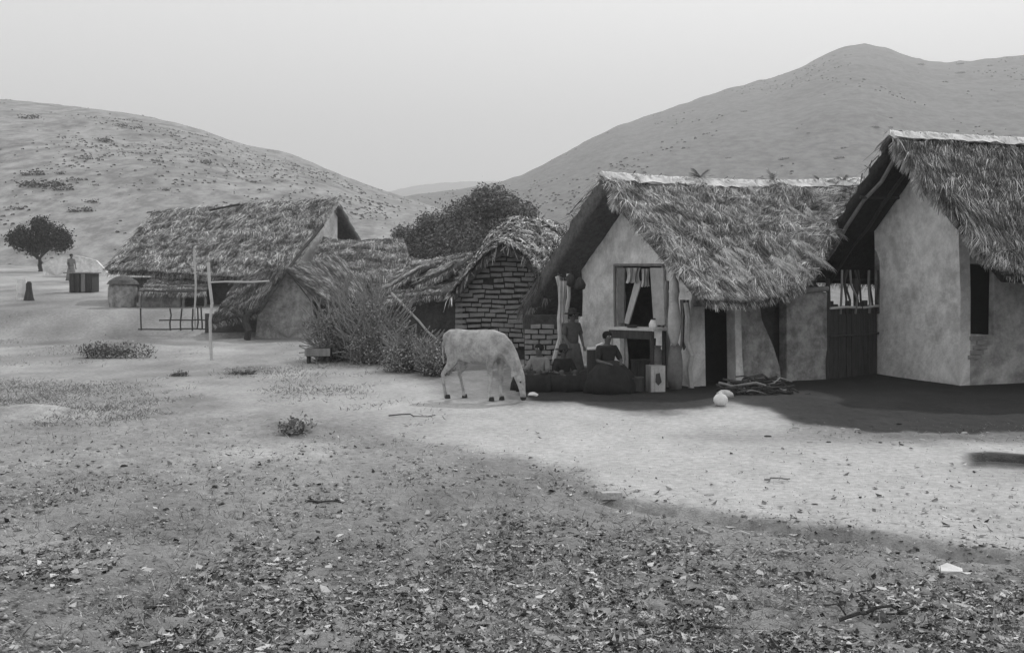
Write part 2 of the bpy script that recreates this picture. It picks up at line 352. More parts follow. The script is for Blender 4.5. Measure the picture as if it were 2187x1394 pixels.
PATCH = [(240, 740, 130, 26, -.5), (520, 792, 70, 9, -.5), (390, 800, 90, 8, -.35), (330, 855, 330, 22, -.15), (700, 838, 200, 8, -.2), (60, 880, 120, 14, .7), (560, 965, 210, 26, .35),
         (1600, 935, 180, 14, -.25), (2187, 1010, 140, 26, -.25), (60, 700, 150, 40, -.25), (250, 680, 300, 18, .1), (620, 925, 60, 12, -.45), (1950, 930, 320, 16, -.25), (900, 870, 200, 14, .05), (90, 1170, 120, 40, .55), (2130, 1100, 80, 60, -.12)]
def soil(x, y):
    px, py = ground_px(x, y); wx = px+60*fbm(x*.9, y*.9, 3, 21); wy = py+26*fbm(x*.9+9, y*.9, 3, 22)*np.clip((py-600)/300, .2, 1.5)
    i = inside(SAND, wx, wy); d = pdist(SAND, wx, wy)*np.where(i, 1, -1); a = sstep(-50, 50, d)
    v = .235+.23*a+.05*fbm(x*.6, y*.6, 4, 30)
    left = sstep(1150, 500, px)*(1-a)*sstep(1150, 950, py); v = v+.07*left
    i = inside(YARD_SHADE, wx, wy); d = pdist(YARD_SHADE, wx, wy)*np.where(i, 1, -1); v = v*(1-.86*sstep(-12, 14, d)); v = v*(1-.35*sstep(95, 130, y))  # soil darkened where the huts' shadow falls, and far off
    for (cx, cy, rx, ry, k) in PATCH:
        v = v*(1+k*np.exp(-((wx-cx)/rx)**2-((wy-cy)/ry)**2))
    lf = sstep(1150, 500, px)*a; v = v*(1-.22*lf*(1-.6*sstep(700, 640, py))+.9*lf*fbm(x*.55, y*.28, 5, 35)); v = v*(1+.6*fbm(x*2.5, y*1.2, 4, 33)*(1-.5*a))
    yt = np.interp(px, [2000, 2060, 2110, 2187, 2500], [975, 970, 967, 972, 985])+5*fbm(x*3, y*3, 2, 9)
    v = v*(1-.85*sstep(2045, 2090, px)*sstep(-6, -3, py-yt)*(1-sstep(20, 34, py-yt)))      # shade of the ditch painted into the soil tone
    return np.clip(v*.9, .025, .6), a
fine = np.radians(np.arange(-27, 27.01, .1)); rest = np.radians(np.concatenate([np.arange(30, 180, 6), np.arange(-180, -28, 6)]))
angs = np.concatenate([fine, rest]); na = len(angs)
ry = [F*ZC/(p-HOR) for p in np.concatenate([np.arange(3000, 1500, -60), np.arange(1500, 1400, -6), np.arange(1400, 880, -1.7), np.arange(880, 700, -1.4), np.arange(700, 640, -1.2)])]
rr = np.array([.2, .9]+ry+list(np.geomspace(ry[-1]*1.02, 270, 45))); nr = len(rr)
R_, A_ = np.meshgrid(rr, angs, indexing='ij'); X = R_*np.sin(A_); Y = R_*np.cos(A_); 
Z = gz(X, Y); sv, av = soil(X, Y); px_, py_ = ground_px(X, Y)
litter = (1-av)*sstep(26, 14, R_)*(Y > 2); Z = Z+litter*(.075*fbm(X*4, Y*4, 4, 40)+.04*fbm(X*14, Y*14, 2, 41))+.003*fbm(X*9, Y*9, 2, 43)
V = np.stack([X, Y, Z], -1).reshape(-1, 3); i, j = np.meshgrid(np.arange(nr-1), np.arange(na), indexing='ij'); j2 = (j+1) % na
Fg = np.stack([i*na+j, i*na+j2, (i+1)*na+j2, (i+1)*na+j], -1).reshape(-1, 4)[:, ::-1]
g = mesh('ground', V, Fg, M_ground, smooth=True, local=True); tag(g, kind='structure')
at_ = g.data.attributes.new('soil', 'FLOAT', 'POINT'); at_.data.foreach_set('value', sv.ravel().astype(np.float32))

# ---- hills
def hill(name, us, prof, r0, r1, r2, m, amp, seed, pw=1.0, rows=150):
    """us: picture-independent bearings given as tangent*F; prof gives the skyline's tangent; r0 foot, r1 crest, r2 far foot"""
    U = np.linspace(us[0], us[-1], 420); Yr = np.concatenate([np.linspace(r0, r1, rows), np.linspace(r1*1.01, r2, 25)])
    tgt = np.interp(U, us, prof); k_ = np.ones(9)/9; tgt = np.convolve(np.pad(tgt, 4, 'edge'), k_, 'valid')
    UU, YY = np.meshgrid(U, Yr, indexing='ij'); XX = UU/F*YY
    t = np.clip((YY-r0)/(r1-r0), 0, 1)**pw; back = sstep(r2, r1, YY); S = np.where(YY <= r1, t*(1.15-.15*t), back)
    gb = gz(XX, YY); gr = fbm(XX/60., YY/60., 5, seed)*amp+fbm(XX/18., YY/110., 4, seed+8)*amp*.4+fbm(XX/14., YY/14., 5, seed+3)*amp*.25
    crest = tgt/F*r1+ZC; Zh = gb-3+np.maximum(0, 1)*S*(crest[:, None]-gb+3)
    Zh = Zh+gr*np.sin(np.pi*np.clip((YY-r0)/(r2-r0), 0, 1))
    for _ in range(3):
        mx = ((Zh-ZC)/YY).max(1); need = (tgt/F)/np.maximum(mx, 1e-3); sm = np.convolve(np.pad(need, 3, 'edge'), np.ones(7)/7, 'valid')
        Zh = ZC+(Zh-ZC)*np.where(Zh > ZC, 1+(sm[:, None]-1)*np.clip(t*1.5, 0, 1), 1)
    V = np.stack([XX, YY, Zh], -1).reshape(-1, 3); n2 = YY.shape[1]; i, j = np.meshgrid(np.arange(len(U)-1), np.arange(n2-1), indexing='ij'); a = (i*n2+j).ravel()
    o = mesh(name, V, np.stack([a, a+n2, a+n2+1, a+1], 1), m, smooth=True, local=True); tag(o, kind='structure'); return (U, Yr, Zh)
def prof(pts): return [p[0]-1093.5 for p in pts], [HOR-p[1] for p in pts]
pL = [(-2200, 330), (-1400, 260), (-700, 215), (-200, 205), (0, 211), (130, 224), (300, 245), (420, 273), (520, 310), (570, 318), (610, 322), (700, 362), (770, 390), (830, 410), (900, 432), (1000, 465), (1150, 510), (1400, 560), (1700, 590)]
pR = [(300, 560), (600, 470), (800, 432), (860, 418), (980, 405), (1100, 382), (1140, 362), (1200, 330), (1300, 275), (1390, 245), (1450, 225), (1550, 190), (1640, 168), (1700, 152), (1745, 125), (1780, 105), (1815, 94), (1845, 91), (1880, 96), (1920, 112), (1960, 129), (2000, 134), (2050, 132), (2100, 127), (2187, 117), (2400, 100), (3000, 140), (3800, 260), (4800, 420)]
pF = [(-600, 520), (300, 480), (700, 440), (860, 402), (900, 394), (960, 389), (1050, 386), (1120, 392), (1300, 430), (1700, 480), (2600, 520)]
HL = hill('left_hill', *prof(pL), 120, 340, 620, M_hillL, 5, 50)
HR = hill('right_hill', *prof(pR), 160, 620, 1000, M_hillR, 7, 60)
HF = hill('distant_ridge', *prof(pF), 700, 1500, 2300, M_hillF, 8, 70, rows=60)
def hill_pt(H, px, py):
    U, Yr, Zh = H; k = int(np.argmin(abs(U-(px-1093.5)))); tan = (Zh[k]-ZC)/Yr; w_ = np.where(tan >= (HOR-py)/F)[0]
    q = w_[0] if len(w_) else int(np.argmax(tan)); return np.array([U[k]/F*Yr[q], Yr[q], Zh[k][q]-.2])

# ================================================================== FOLIAGE
def leafcloud(centers, radii, n, size, seed=0, flat=1.0):
    rs = np.random.default_rng(seed); c = np.array(centers, float); r = np.array(radii, float); wt = (r[:, 0]*r[:, 1]*r[:, 2])**.66 if r.ndim == 2 else r**2
    if r.ndim == 1: r = np.stack([r, r, r], 1)
    k = rs.choice(len(c), n, p=wt/wt.sum()); d = unit(rs.standard_normal((n, 3))); rad = rs.random(n)**.38*(1+.06*rs.standard_normal(n))*(1+.5*fbm(d[:, 0]*3+k*7, d[:, 2]*3+d[:, 1]*2, 2, seed))
    # clumps: pull leaves towards random cluster cores
    P = c[k]+d*rad[:, None]*r[k]; cl = P[rs.choice(n, max(12, n//45))]; 
    a = rs.choice(len(cl), n); far = rs.random(n) < .5; P = np.where(far[:, None], cl[a]+rs.standard_normal((n, 3))*size*1.2, P)
    N = unit(rs.standard_normal((n, 3))+[0, 0, .6]); D = unit(np.cross(N, rs.standard_normal((n, 3)))); S = unit(np.cross(N, D)); sz = (size*rs.uniform(.5, 1.3, n))[:, None]
    V = np.stack([P-D*sz*.5, P+S*sz*.32, P+D*sz*.5+N*sz*.1, P-S*sz*.32], 1).reshape(-1, 3); Fc = (np.arange(n)[:, None]*4+[0, 1, 2, 3]); return V, Fc
def tree(name, base, top, spheres, n, size, label, cat, m, seed=0, trunk_r=.18, group=None, limbs=True):
    t = thing(name, base, label, cat, group); base = np.array(base, float); top = np.array(top, float)
    pole('trunk', bent(base-[0, 0, .1], top, 5, .05, seed), np.linspace(trunk_r, trunk_r*.6, 6), M_wood_d, t, 8)
    cs = [np.array(s[:3]) for s in spheres]; rs_ = [s[3:] if len(s) > 4 else (s[3],)*3 for s in spheres]
    if limbs:
        for q, c in enumerate(cs[:7]): pole('limb', bent(top-(top-base)*.15, c, 4, .08, seed+q), np.linspace(trunk_r*.55, trunk_r*.15, 5), M_wood_d, t, 6)
    V, Fc = leafcloud(cs, rs_, n, size, seed); o = mesh('crown', V, Fc, m, t); tag(o, kind='stuff'); return t
# big tree behind the middle huts
Yt = 60
def sp(px, py, r, Y, ry=None): p = at(px, py, Y); return (p[0], p[1]+random.uniform(-1, 1), p[2], r/F*Y, (ry or r)/F*Y, r*.85/F*Y)
b = at(1010, 600, Yt); b[2] = gz(b[0], b[1])
tree('tree', b, at(1010, 530, Yt), [sp(1055, 440, 50, Yt), sp(1000, 465, 55, Yt), sp(940, 500, 50, Yt), sp(885, 520, 42, Yt), sp(1105, 465, 42, Yt), sp(1060, 490, 70, Yt), sp(980, 530, 70, Yt), sp(900, 545, 50, Yt), sp(1120, 520, 55, Yt), sp(1035, 425, 30, Yt), sp(915, 480, 26, Yt), sp(860, 500, 20, Yt)],
     60000, .14, 'large dense bushy tree rising behind the middle huts', 'tree', M_leaf, 5, .3)
Yt = 95; b = gpt(84, 580)
tree('tree', b, at(84, 548, b[1]), [sp(90, 490, 24, b[1]), sp(52, 512, 28, b[1]), sp(132, 518, 26, b[1]), sp(70, 524, 24, b[1]), sp(60, 505, 24, b[1]), sp(125, 505, 26, b[1]), sp(100, 510, 30, b[1]), sp(45, 515, 15, b[1]), sp(140, 512, 16, b[1]), sp(80, 475, 16, b[1])],
     9000, .2, 'small dark flat-crowned tree alone at the far left', 'tree', M_leaf_d, 6, .2)
def shrub(name, c, r, n, size, label, cat, m, group=None, seed=0, twigs=8, sm=None):
    t = thing(name, c, label, cat, group); c = np.array(c, float); rs = np.random.default_rng(seed)
    mb = MB()
    for k in range(twigs):
        a = rs.uniform(0, 6.28); e = c+np.array([math.cos(a)*r[0]*(1.15 if sm else .7), math.sin(a)*r[1]*.7, r[2]*(rs.uniform(.2, 1.75) if sm else rs.uniform(.8, 1.7))]); c_ = c+np.array([rs.uniform(-.6, .6)*r[0], rs.uniform(-.5, .5)*r[1], 0]); mb.tube(bent(c_, e, 3, .05*r[2], k), [.008*r[2]+.006]*4, 4)
    mb.obj('stems', sm or M_wood_d, t)
    sph = [(c[0]+rs.uniform(-.5, .5)*r[0], c[1]+rs.uniform(-.5, .5)*r[1], c[2]+r[2]*rs.uniform(.3, .9), r[0]*.55, r[1]*.55, r[2]*.6) for _ in range(7)]
    V, Fc = leafcloud([s[:3] for s in sph], [s[3:] for s in sph], n, size, seed); V[:, 2] = np.maximum(V[:, 2], c[2]+.01); o = mesh('foliage', V, Fc, m, t); tag(o, kind='stuff'); return t
b = gpt(240, 512); shrub('bush', b, (1.3, 1, .55), 500, .25, 'small dark bush on the slope left of the long roof', 'bush', M_leaf_d, None, 3)
# brush between the middle huts
for k, (px, py, rw, rh, lab) in enumerate([(720, 770, 70, 70, 'tangled grey brush at the right corner of the low gabled hut'), (800, 775, 80, 72, 'broad grey thorny brush in the middle of the thicket'),
        (880, 790, 60, 60, 'grey brush below the leaning pale pole'), (930, 800, 40, 50, 'low brush patch just behind the grazing animal'), (760, 700, 60, 45, 'taller brush behind the thicket below the light thatch'), (850, 745, 45, 60, 'brush against the dark ruined hut wall'), (705, 705, 34, 55, 'narrow brush rising behind the low hut side wall'), (825, 705, 60, 62, 'highest pale brush leaning on the low shed roof')]):
    p = gpt(px, py); s_ = p[1]/F; rh *= (1, 1.15, .8, .75, 1, 1.1, 1, 1)[k]
    shrub('brush', p, (rw*s_, 1.2, rh*s_*1.15), 7000, .06, lab, 'shrub', M_thorn, 'brush thicket between the huts', 20+k, 150, M_wood)
for k, (px, py, rw, rh, lab) in enumerate([(240, 765, 95, 28, 'wide low grey bush on the open ground at left'), (705, 772, 34, 18, 'small very dark bush in front of the thicket'), (522, 800, 42, 6, 'flat dark weed patch left of the thicket'), (630, 922, 26, 10, 'isolated small weed tuft on the bare ground'), (385, 803, 26, 6, 'small flat weed patch near the tall thin pole')]):
    p = gpt(px, py); s_ = p[1]/F
    shrub('bush', p, (rw*s_, .7 if rh > 10 else .35, rh*s_*.8), 2200 if rh > 20 else 900, .07 if rh > 7 else .035, lab, 'bush', M_thorn if k in (0, 3) else M_leaf_d if k == 1 else M_leaf, None, 40+k, 14)
# shrubs dotted on the hills
TEN = ['at the left edge', 'one tenth across', 'two tenths across', 'three tenths across', 'four tenths across', 'halfway across', 'six tenths across', 'seven tenths across', 'eight tenths across', 'nine tenths across', 'at the right edge']
def placed(label, lst):
    out = []
    for (px, py, w_) in lst:
        a = int(round(px/218.7)); twin = [q for q in lst if int(round(q[0]/218.7)) == a]; twin.sort(key=lambda q: q[1]); i = twin.index((px, py, w_)); n = len(twin)
        o = '' if n == 1 else (', the upper one', ', the lower one')[i] if n == 2 else (', the highest one', *[', %s from the top' % ('second', 'third', 'fourth', 'fifth', 'sixth', 'seventh', 'eighth', 'ninth', 'tenth', 'eleventh', 'twelfth', 'thirteenth')[k] for k in range(n-2)], ', the lowest one')[i]
        out.append(label+' '+TEN[a]+o)
    return out
def hillshrub(H, lst, group, label, size):
    labs = placed(label, lst)
    proto = None
    for k, (px, py, rr_) in enumerate(lst):
        p = hill_pt(H, px, py)
        if proto is None:
            rs = np.random.default_rng(3); V, Fc = leafcloud([(0, 0, .5), (.8, 0, .4), (-.8, .2, .35)], [(.9, .7, .5), (.8, .6, .4), (.8, .6, .35)], 160, .34, 9)
            proto = mesh('shrub', V, Fc, M_leaf_d, None, local=True); o = proto
        else: o = proto.copy(); COL.objects.link(o)
        tag(o, labs[k], 'shrub', group); o.location = p.tolist(); s_ = rr_*p[1]/F; o.scale = (s_, s_, s_*.7); o.rotation_euler[2] = random.uniform(-.5, .5)
hillshrub(HR, [(1680, 346, 9), (1795, 340, 8), (1805, 323, 6), (1872, 275, 7), (1897, 273, 5), (1897, 252, 4), (1555, 338, 5), (1520, 290, 4), (1590, 240, 5), (1730, 287, 4), (1963, 140, 7), (2050, 158, 7), (2022, 176, 5), (2118, 143, 5), (2048, 138, 6), (1480, 238, 3), (1782, 120, 3)], 'shrubs dotted on the right hill', 'tiny dark shrub on the right hill', 1)
hillshrub(HL, [(60, 400, 22), (110, 405, 26), (140, 408, 16), (160, 385, 10), (200, 400, 8), (195, 435, 13), (170, 455, 18), (430, 350, 14), (410, 347, 8), (75, 375, 18), (255, 272, 12), (290, 275, 8), (220, 303, 16), (180, 340, 12), (350, 410, 10), (330, 345, 8), (60, 255, 16), (130, 375, 10), (540, 390, 8), (30, 452, 12), (370, 290, 6), (500, 352, 7), (440, 452, 9)], 'shrub clumps on the left hill', 'low dark shrub clump on the left hill', 1)

def hill_scrub(H, n, seed, label, lo, hi):
    U, Yr, Zh = H; rs = np.random.default_rng(seed); i = rs.integers(0, len(U)-1, n); f = rs.random(n)**.8; jx = f*(151-1)*.97; j = jx.astype(int); ok = np.abs(U[i]) < 1500; i, j, jx = i[ok], j[ok], jx[ok]; n = len(i)
    fu = rs.random(n); fy = jx-j; u_ = U[i]*(1-fu)+U[i+1]*fu; y_ = Yr[j]*(1-fy)+Yr[j+1]*fy; z_ = (Zh[i, j]*(1-fu)+Zh[i+1, j]*fu)*(1-fy)+(Zh[i, j+1]*(1-fu)+Zh[i+1, j+1]*fu)*fy
    x_ = u_/F*y_; keep = fbm(x_/30, y_/90, 5, seed)+.6*fbm(x_/7, y_/25, 3, seed+9)+.10*rs.standard_normal(n) > .17; P = np.stack([x_, y_, z_-.05], -1)[keep]; n = len(P)
    sz = rs.uniform(lo, hi, n)[:, None]; V = []; 
    for q in range(3):
        a = rs.uniform(0, 3.14, n); D = np.stack([np.cos(a), np.sin(a), 0*a], -1); V.append(np.stack([P-D*sz, P+D*sz, P+D*sz*.5+[0, 0, 1]*sz*.8, P-D*sz*.6+[0, 0, 1]*sz*.6], 1))
    V = np.concatenate(V).reshape(-1, 3); tag(mesh('hill_scrub', V, np.arange(len(V)).reshape(-1, 4), M_scrub), label, 'scrub', None, 'stuff')
hill_scrub(HL, 24000, 4, 'sparse dry scrub over the left hillside', .12, .42)
hill_scrub(HR, 26000, 5, 'sparse dry scrub over the right hillside', .2, .6)

# ================================================================== RIGHT HUT (H1)
def hut_frame(P0, th): u, v = frame(th); return np.array(P0, float), u, v
P0, u, v = hut_frame(gpt(2050, 824), 16); P0[2] = 0.0
h1 = thing('thatched_hut', P0, 'mud hut at the right edge with black underside of a steep thatched roof', 'hut')
VP = P0-.95*u; A = hit(1905, 297, VP, u); Rr = hit(1712, 594, VP, u)+[0, 0, .06]; Fr = hit(2148, 585, VP, u); Lh = 8.0
A2, R2, F2 = A+Lh*u, Rr+Lh*u, Fr+Lh*u
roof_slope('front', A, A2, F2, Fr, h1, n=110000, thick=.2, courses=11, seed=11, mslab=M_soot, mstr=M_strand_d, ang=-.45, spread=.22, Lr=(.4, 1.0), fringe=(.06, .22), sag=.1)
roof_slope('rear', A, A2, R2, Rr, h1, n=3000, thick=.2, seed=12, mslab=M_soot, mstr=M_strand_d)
ridge_cap(A-.08*u+[0, 0, .14], A2+[0, 0, .14], .15, h1, 5, 500, sag=.05)
def onv(p): return float(np.dot(np.array(p)-P0, v))
def topz(vv):      # roof underside height above the gable plane
    a, r, f = onv(A), onv(Rr), onv(Fr)
    return (A[2]+(Rr[2]-A[2])*(vv-a)/(r-a) if vv > a else A[2]+(Fr[2]-A[2])*(vv-a)/(f-a))-.26
wr = float(np.dot(hit(1868, 822, P0, u)-P0, v)); va = onv(A)
G = lambda vv, z: P0+v*vv+np.array([0, 0, z])
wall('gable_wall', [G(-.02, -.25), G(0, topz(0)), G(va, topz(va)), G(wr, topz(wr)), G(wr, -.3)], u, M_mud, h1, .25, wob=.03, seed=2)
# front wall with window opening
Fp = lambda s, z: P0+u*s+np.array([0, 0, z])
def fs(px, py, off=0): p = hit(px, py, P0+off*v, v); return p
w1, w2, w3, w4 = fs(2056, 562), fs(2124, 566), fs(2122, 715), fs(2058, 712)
wall('front_wall', [Fp(.02, -.25), Fp(7.5, -.25), Fp(7.5, topz(0)+.1), Fp(.02, topz(0)+.0)], v, M_mud_shade, h1, .16, holes=[[w1, w2, w3, w4]], wob=.03, seed=3)  # shade on this side is in the plaster colour
MB().box((w1+w3)/2+v*.6+u*.6, u*1.0, v*.03, np.array([0, 0, 1.1])).obj('interior_shade_panel', M_inside, h1)  # black panel added behind the window as indoor shade
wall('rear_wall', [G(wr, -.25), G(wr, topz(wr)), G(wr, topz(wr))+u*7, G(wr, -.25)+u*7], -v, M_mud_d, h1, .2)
p = (w4+w3)/2
for k in range(5): MB().box(p+u*random.uniform(-.2, .1)-v*.0+[0, 0, -.08-.1*k], u*.16, v*.05, np.array([0, 0, .04])).obj('brick', M_brick, h1)
for k, tt in enumerate((.3, .93)):           # rafters and purlins under the rear overhang
    a = A+(Rr-A)*tt; pole('purlin', bent(a+[0, 0, -.3]-u*.05, a+[0, 0, -.3]+u*2.2, 4, .01, k), .035, M_wood_d, h1)
for k in range(2):
    o_ = u*(.12+.55*k); pole('rafter', bent(A+o_+[0, 0, -.34], Rr+o_+[0, 0, -.34], 6, .02, 30+k), .045, M_wood_d if k else M_wood, h1)
nF = unit(np.cross(u, Fr-A)); nF = nF*np.sign(nF[2]); dF = unit(Fr-A)
for k in range(46):
    t_ = random.random()**.8; P = A+(Fr-A)*t_*.80+u*random.uniform(-.05, .35)+nF*.05
    frond(h1, P, dF+u*random.uniform(-.5, .15)+np.array([0, 0, -.15]), nF+u*random.uniform(-.4, .2), random.uniform(.4, .75))
for k in range(40):
    P = A+(Fr-A)*random.random()*.8+u*random.uniform(.5, 6)+nF*.09; frond(h1, P, dF+u*random.uniform(-.1, .8), nF, random.uniform(.4, .7))
for k in range(8): frond(h1, A+[0, 0, .05]+u*random.uniform(-.1, .2), unit(Rr-A)+u*random.uniform(-.8, .2), [0, 0, 1], .35)

# ================================================================== MIDDLE HUT (H2)
Q0, u2, v2 = hut_frame(gpt(1475, 826), 26); Q0[2] = 0
h2 = thing('thatched_hut', Q0, 'mud hut with light shaggy thatched roof, open black doorway and gable window', 'hut')
VP = Q0-.75*u2; A = hit(1285, 384, VP, u2); Rr = hit(1115, 650, VP, u2); Fr = hit(1512, 640, VP, u2)
A2 = hit(1835, 396, A, v2); Lr_ = np.linalg.norm((A2-A)[:2]); F2 = at(1716, 606, 24.0); R2 = Rr+Lr_*u2
roof_slope('front', A, A2, F2, Fr, h2, n=110000, thick=.2, courses=11, seed=21, mslab=M_thatch_m, mstr=M_strand, ang=-.3, spread=.38, Lr=(.3, .8), fringe=(.06, .25), sag=.16)
roof_slope('rear', A, A2, R2, Rr, h2, n=5000, thick=.34, seed=22, mslab=M_thatch_m, mstr=M_strand_d)
ridge_cap(A+[0, 0, .12], A2+[0, 0, .14], .18, h2, 6, 500, sag=.12)
def onv(p): return float(np.dot(np.array(p)-Q0, v2))
aA, aR, aF = onv(A), onv(Rr), onv(Fr)
def topz2(vv): return (A[2]+(Rr[2]-A[2])*(vv-aA)/(aR-aA) if vv > aA else A[2]+(Fr[2]-A[2])*(vv-aA)/(aF-aA))-.3
G2 = lambda vv, z: Q0+v2*vv+np.array([0, 0, z])
wr2 = float(np.dot(hit(1243, 700, Q0, u2)-Q0, v2))
gw = [hit(a, b, Q0, u2) for a, b in ((1316, 566), (1420, 566), (1418, 700), (1318, 700))]
gw2 = [hit(a, b, Q0, u2) for a, b in ((1322, 722), (1398, 722), (1396, 800), (1324, 800))]
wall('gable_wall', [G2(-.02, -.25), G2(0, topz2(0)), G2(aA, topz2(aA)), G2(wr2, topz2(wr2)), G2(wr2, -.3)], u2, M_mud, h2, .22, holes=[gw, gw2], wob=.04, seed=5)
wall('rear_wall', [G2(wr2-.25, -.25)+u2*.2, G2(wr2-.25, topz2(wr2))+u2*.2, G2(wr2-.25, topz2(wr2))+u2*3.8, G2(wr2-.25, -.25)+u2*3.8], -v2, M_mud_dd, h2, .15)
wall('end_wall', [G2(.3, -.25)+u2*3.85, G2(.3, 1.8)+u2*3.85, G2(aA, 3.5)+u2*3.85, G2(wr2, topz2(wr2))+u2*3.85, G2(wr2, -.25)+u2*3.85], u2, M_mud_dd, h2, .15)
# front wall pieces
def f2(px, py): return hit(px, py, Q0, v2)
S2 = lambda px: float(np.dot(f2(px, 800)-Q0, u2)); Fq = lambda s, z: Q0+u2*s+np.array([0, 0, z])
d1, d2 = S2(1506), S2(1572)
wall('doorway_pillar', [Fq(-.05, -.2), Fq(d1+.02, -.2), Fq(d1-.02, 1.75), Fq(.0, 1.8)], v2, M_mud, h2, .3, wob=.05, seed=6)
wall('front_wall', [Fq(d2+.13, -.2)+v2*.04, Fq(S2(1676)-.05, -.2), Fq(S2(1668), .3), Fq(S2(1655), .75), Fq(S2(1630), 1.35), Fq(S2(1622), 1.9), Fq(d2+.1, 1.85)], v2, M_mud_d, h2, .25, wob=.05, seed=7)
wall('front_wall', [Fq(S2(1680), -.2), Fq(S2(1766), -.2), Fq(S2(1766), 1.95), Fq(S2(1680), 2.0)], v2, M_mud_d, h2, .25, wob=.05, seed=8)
MB().box(Fq(S2(1650), .9)+v2*.5, u2*.7, v2*.04, np.array([0, 0, 1.0])).obj('inner_partition', M_mud_dd, h2)
MB().box(Fq((d1+d2)/2, .9)+v2*.9+u2*.3, u2*.65, v2*.04, np.array([0, 0, 1.2])).obj('interior_shade_panel', M_inside, h2)  # black panel added inside the doorway, stands in for shade
wall('door_jamb', [Fq(d2, -.2), Fq(d2+.24, -.2), Fq(d2+.16, .6), Fq(d2+.13, 1.8), Fq(d2-.03, 1.8)], v2, M_mud, h2, .3, wob=.04, seed=26)
MB().tube(bent(Fq(.05, 1.72)-v2*.05, Fq(S2(1766), 2.03)-v2*.02, 6, .02, 2), .06, 8, .05).obj('wall_plate', M_wood, h2)
pole('corner_post', bent(Fq(-.15, -.05)-v2*.25, Fq(-.25, 1.75)-v2*.2, 5, .03, 4), .06, M_wood_l, h2)
# window furniture of the gable
fr_ = u2*(-.05)
for a, b in ((gw[0], gw[1]), (gw[1], gw[2]), (gw[3], gw[2]), (gw[0], gw[3])): pole('window_frame', [a+fr_, b+fr_], .035, M_wood, h2, 6)
sh = [hit(a, b, Q0-u2*.1, u2) for a, b in ((1388, 572), (1416, 572), (1419, 694), (1396, 694))]
MB().hexa([q for q in sh], [q+u2*.04 for q in sh]).obj('shutter', M_cloth_l, h2)
sh = [hit(a, b, Q0-u2*.02, u2) for a, b in ((1356, 600), (1370, 600), (1342, 692), (1332, 690))]
MB().hexa(sh, [q+u2*.03 for q in sh]).obj('slanting_board', M_wood_l, h2)
sh = [hit(a, b, Q0-u2*.04, u2) for a, b in ((1318, 572), (1334, 572), (1332, 690), (1320, 690))]
MB().hexa(sh, [q+u2*.03 for q in sh]).obj('shutter', M_cloth_m, h2)
dF = unit(Fr-A); nF = unit(np.cross(u2, Fr-A)); nF = nF*np.sign(nF[2])
for k in range(34):
    P = A+(Fr-A)*random.random()*.95+u2*random.uniform(-.02, .3)+nF*.06; frond(h2, P, dF+u2*random.uniform(-.45, .3), nF, random.uniform(.4, .8))
for k in range(30):                      # big splayed fronds over the doorway
    P = Fr+(F2-Fr)*random.uniform(-.02, .5)-dF*random.uniform(.45, .9)+nF*.1; frond(h2, P, dF*.9+u2*random.uniform(-.1, .8)+np.array([0, 0, -.15]), nF-v2*.3, random.uniform(.4, .6))
for k in range(70):
    s_ = random.random(); t_ = random.random(); t_ *= .85; P = (A*(1-s_)+A2*s_)*(1-t_)+(Fr*(1-s_)+F2*s_)*t_+nF*.1; frond(h2, P, dF+u2*random.uniform(-.3, 1.0), nF, random.uniform(.35, .65))
for k in range(20):                      # thick hanging end of the rear slope
    P = A+(Rr-A)*random.uniform(.5, 1)+u2*random.uniform(-.02, .4); frond(h2, P, unit(Rr-A)+u2*random.uniform(-.5, .1)+np.array([0, 0, -.6]), [0, 0, 1], random.uniform(.4, .8))
for k, (px, py) in enumerate([(1495, 384), (1650, 392), (1755, 396), (1800, 398)]):
    p = hit(px, py, A, v2)
    for j in range(5): frond(h2, p+[0, 0, .05], [random.uniform(-1, 1), random.uniform(-.5, .2), .35], [0, 0, 1], .33)

# ---- rickety fence between the two huts
a0 = Fq(S2(1768), 0); b0 = P0+v*(wr-.15)-u*.06; a0[2] = -.05; b0[2] = -.05
fe = thing('board_fence', (a0+b0)/2, 'dark rickety board and stick fence closing the gap between the two mud huts', 'fence')
nb = 11; du = unit(b0-a0); Lf = np.linalg.norm(b0-a0); nrm = np.cross(du, [0, 0, 1.])
for k in range(nb):
    c = a0+(b0-a0)*(k+.5)/nb; hh = random.uniform(1.66, 1.78) if k % 4 else 1.8
    MB().box(c+[0, 0, hh/2]+nrm*random.uniform(-.03, .03), du*(Lf/nb*.46), nrm*.02, np.array([0, 0, hh/2])).obj('board', M_wood_d, fe)
for k in range(9):
    c = a0+(b0-a0)*(.2+.78*(k+random.uniform(-.3,.3))/8); pole('stick', bent(c+[0, 0, 1.5]+nrm*.05, c+[random.uniform(-.1, .1), 0, 2.5], 3, .02, k), .026, M_wood if k % 3 == 0 else M_wood_d, fe, 6)
for z_ in (1.64, 1.0): pole('rail', bent(a0+[0, 0, z_]+nrm*.06, b0+[0, 0, z_+.03]+nrm*.06, 4, .02, 3), .03, M_wood_l if z_ > 1.3 else M_wood_d, fe, 6)
for sx in (.0, .55): 
    c = a0+(b0-a0)*sx; pole('post', bent(c, c+[0, 0, 2.3], 4, .02, 9), .05, M_wood_d, fe)

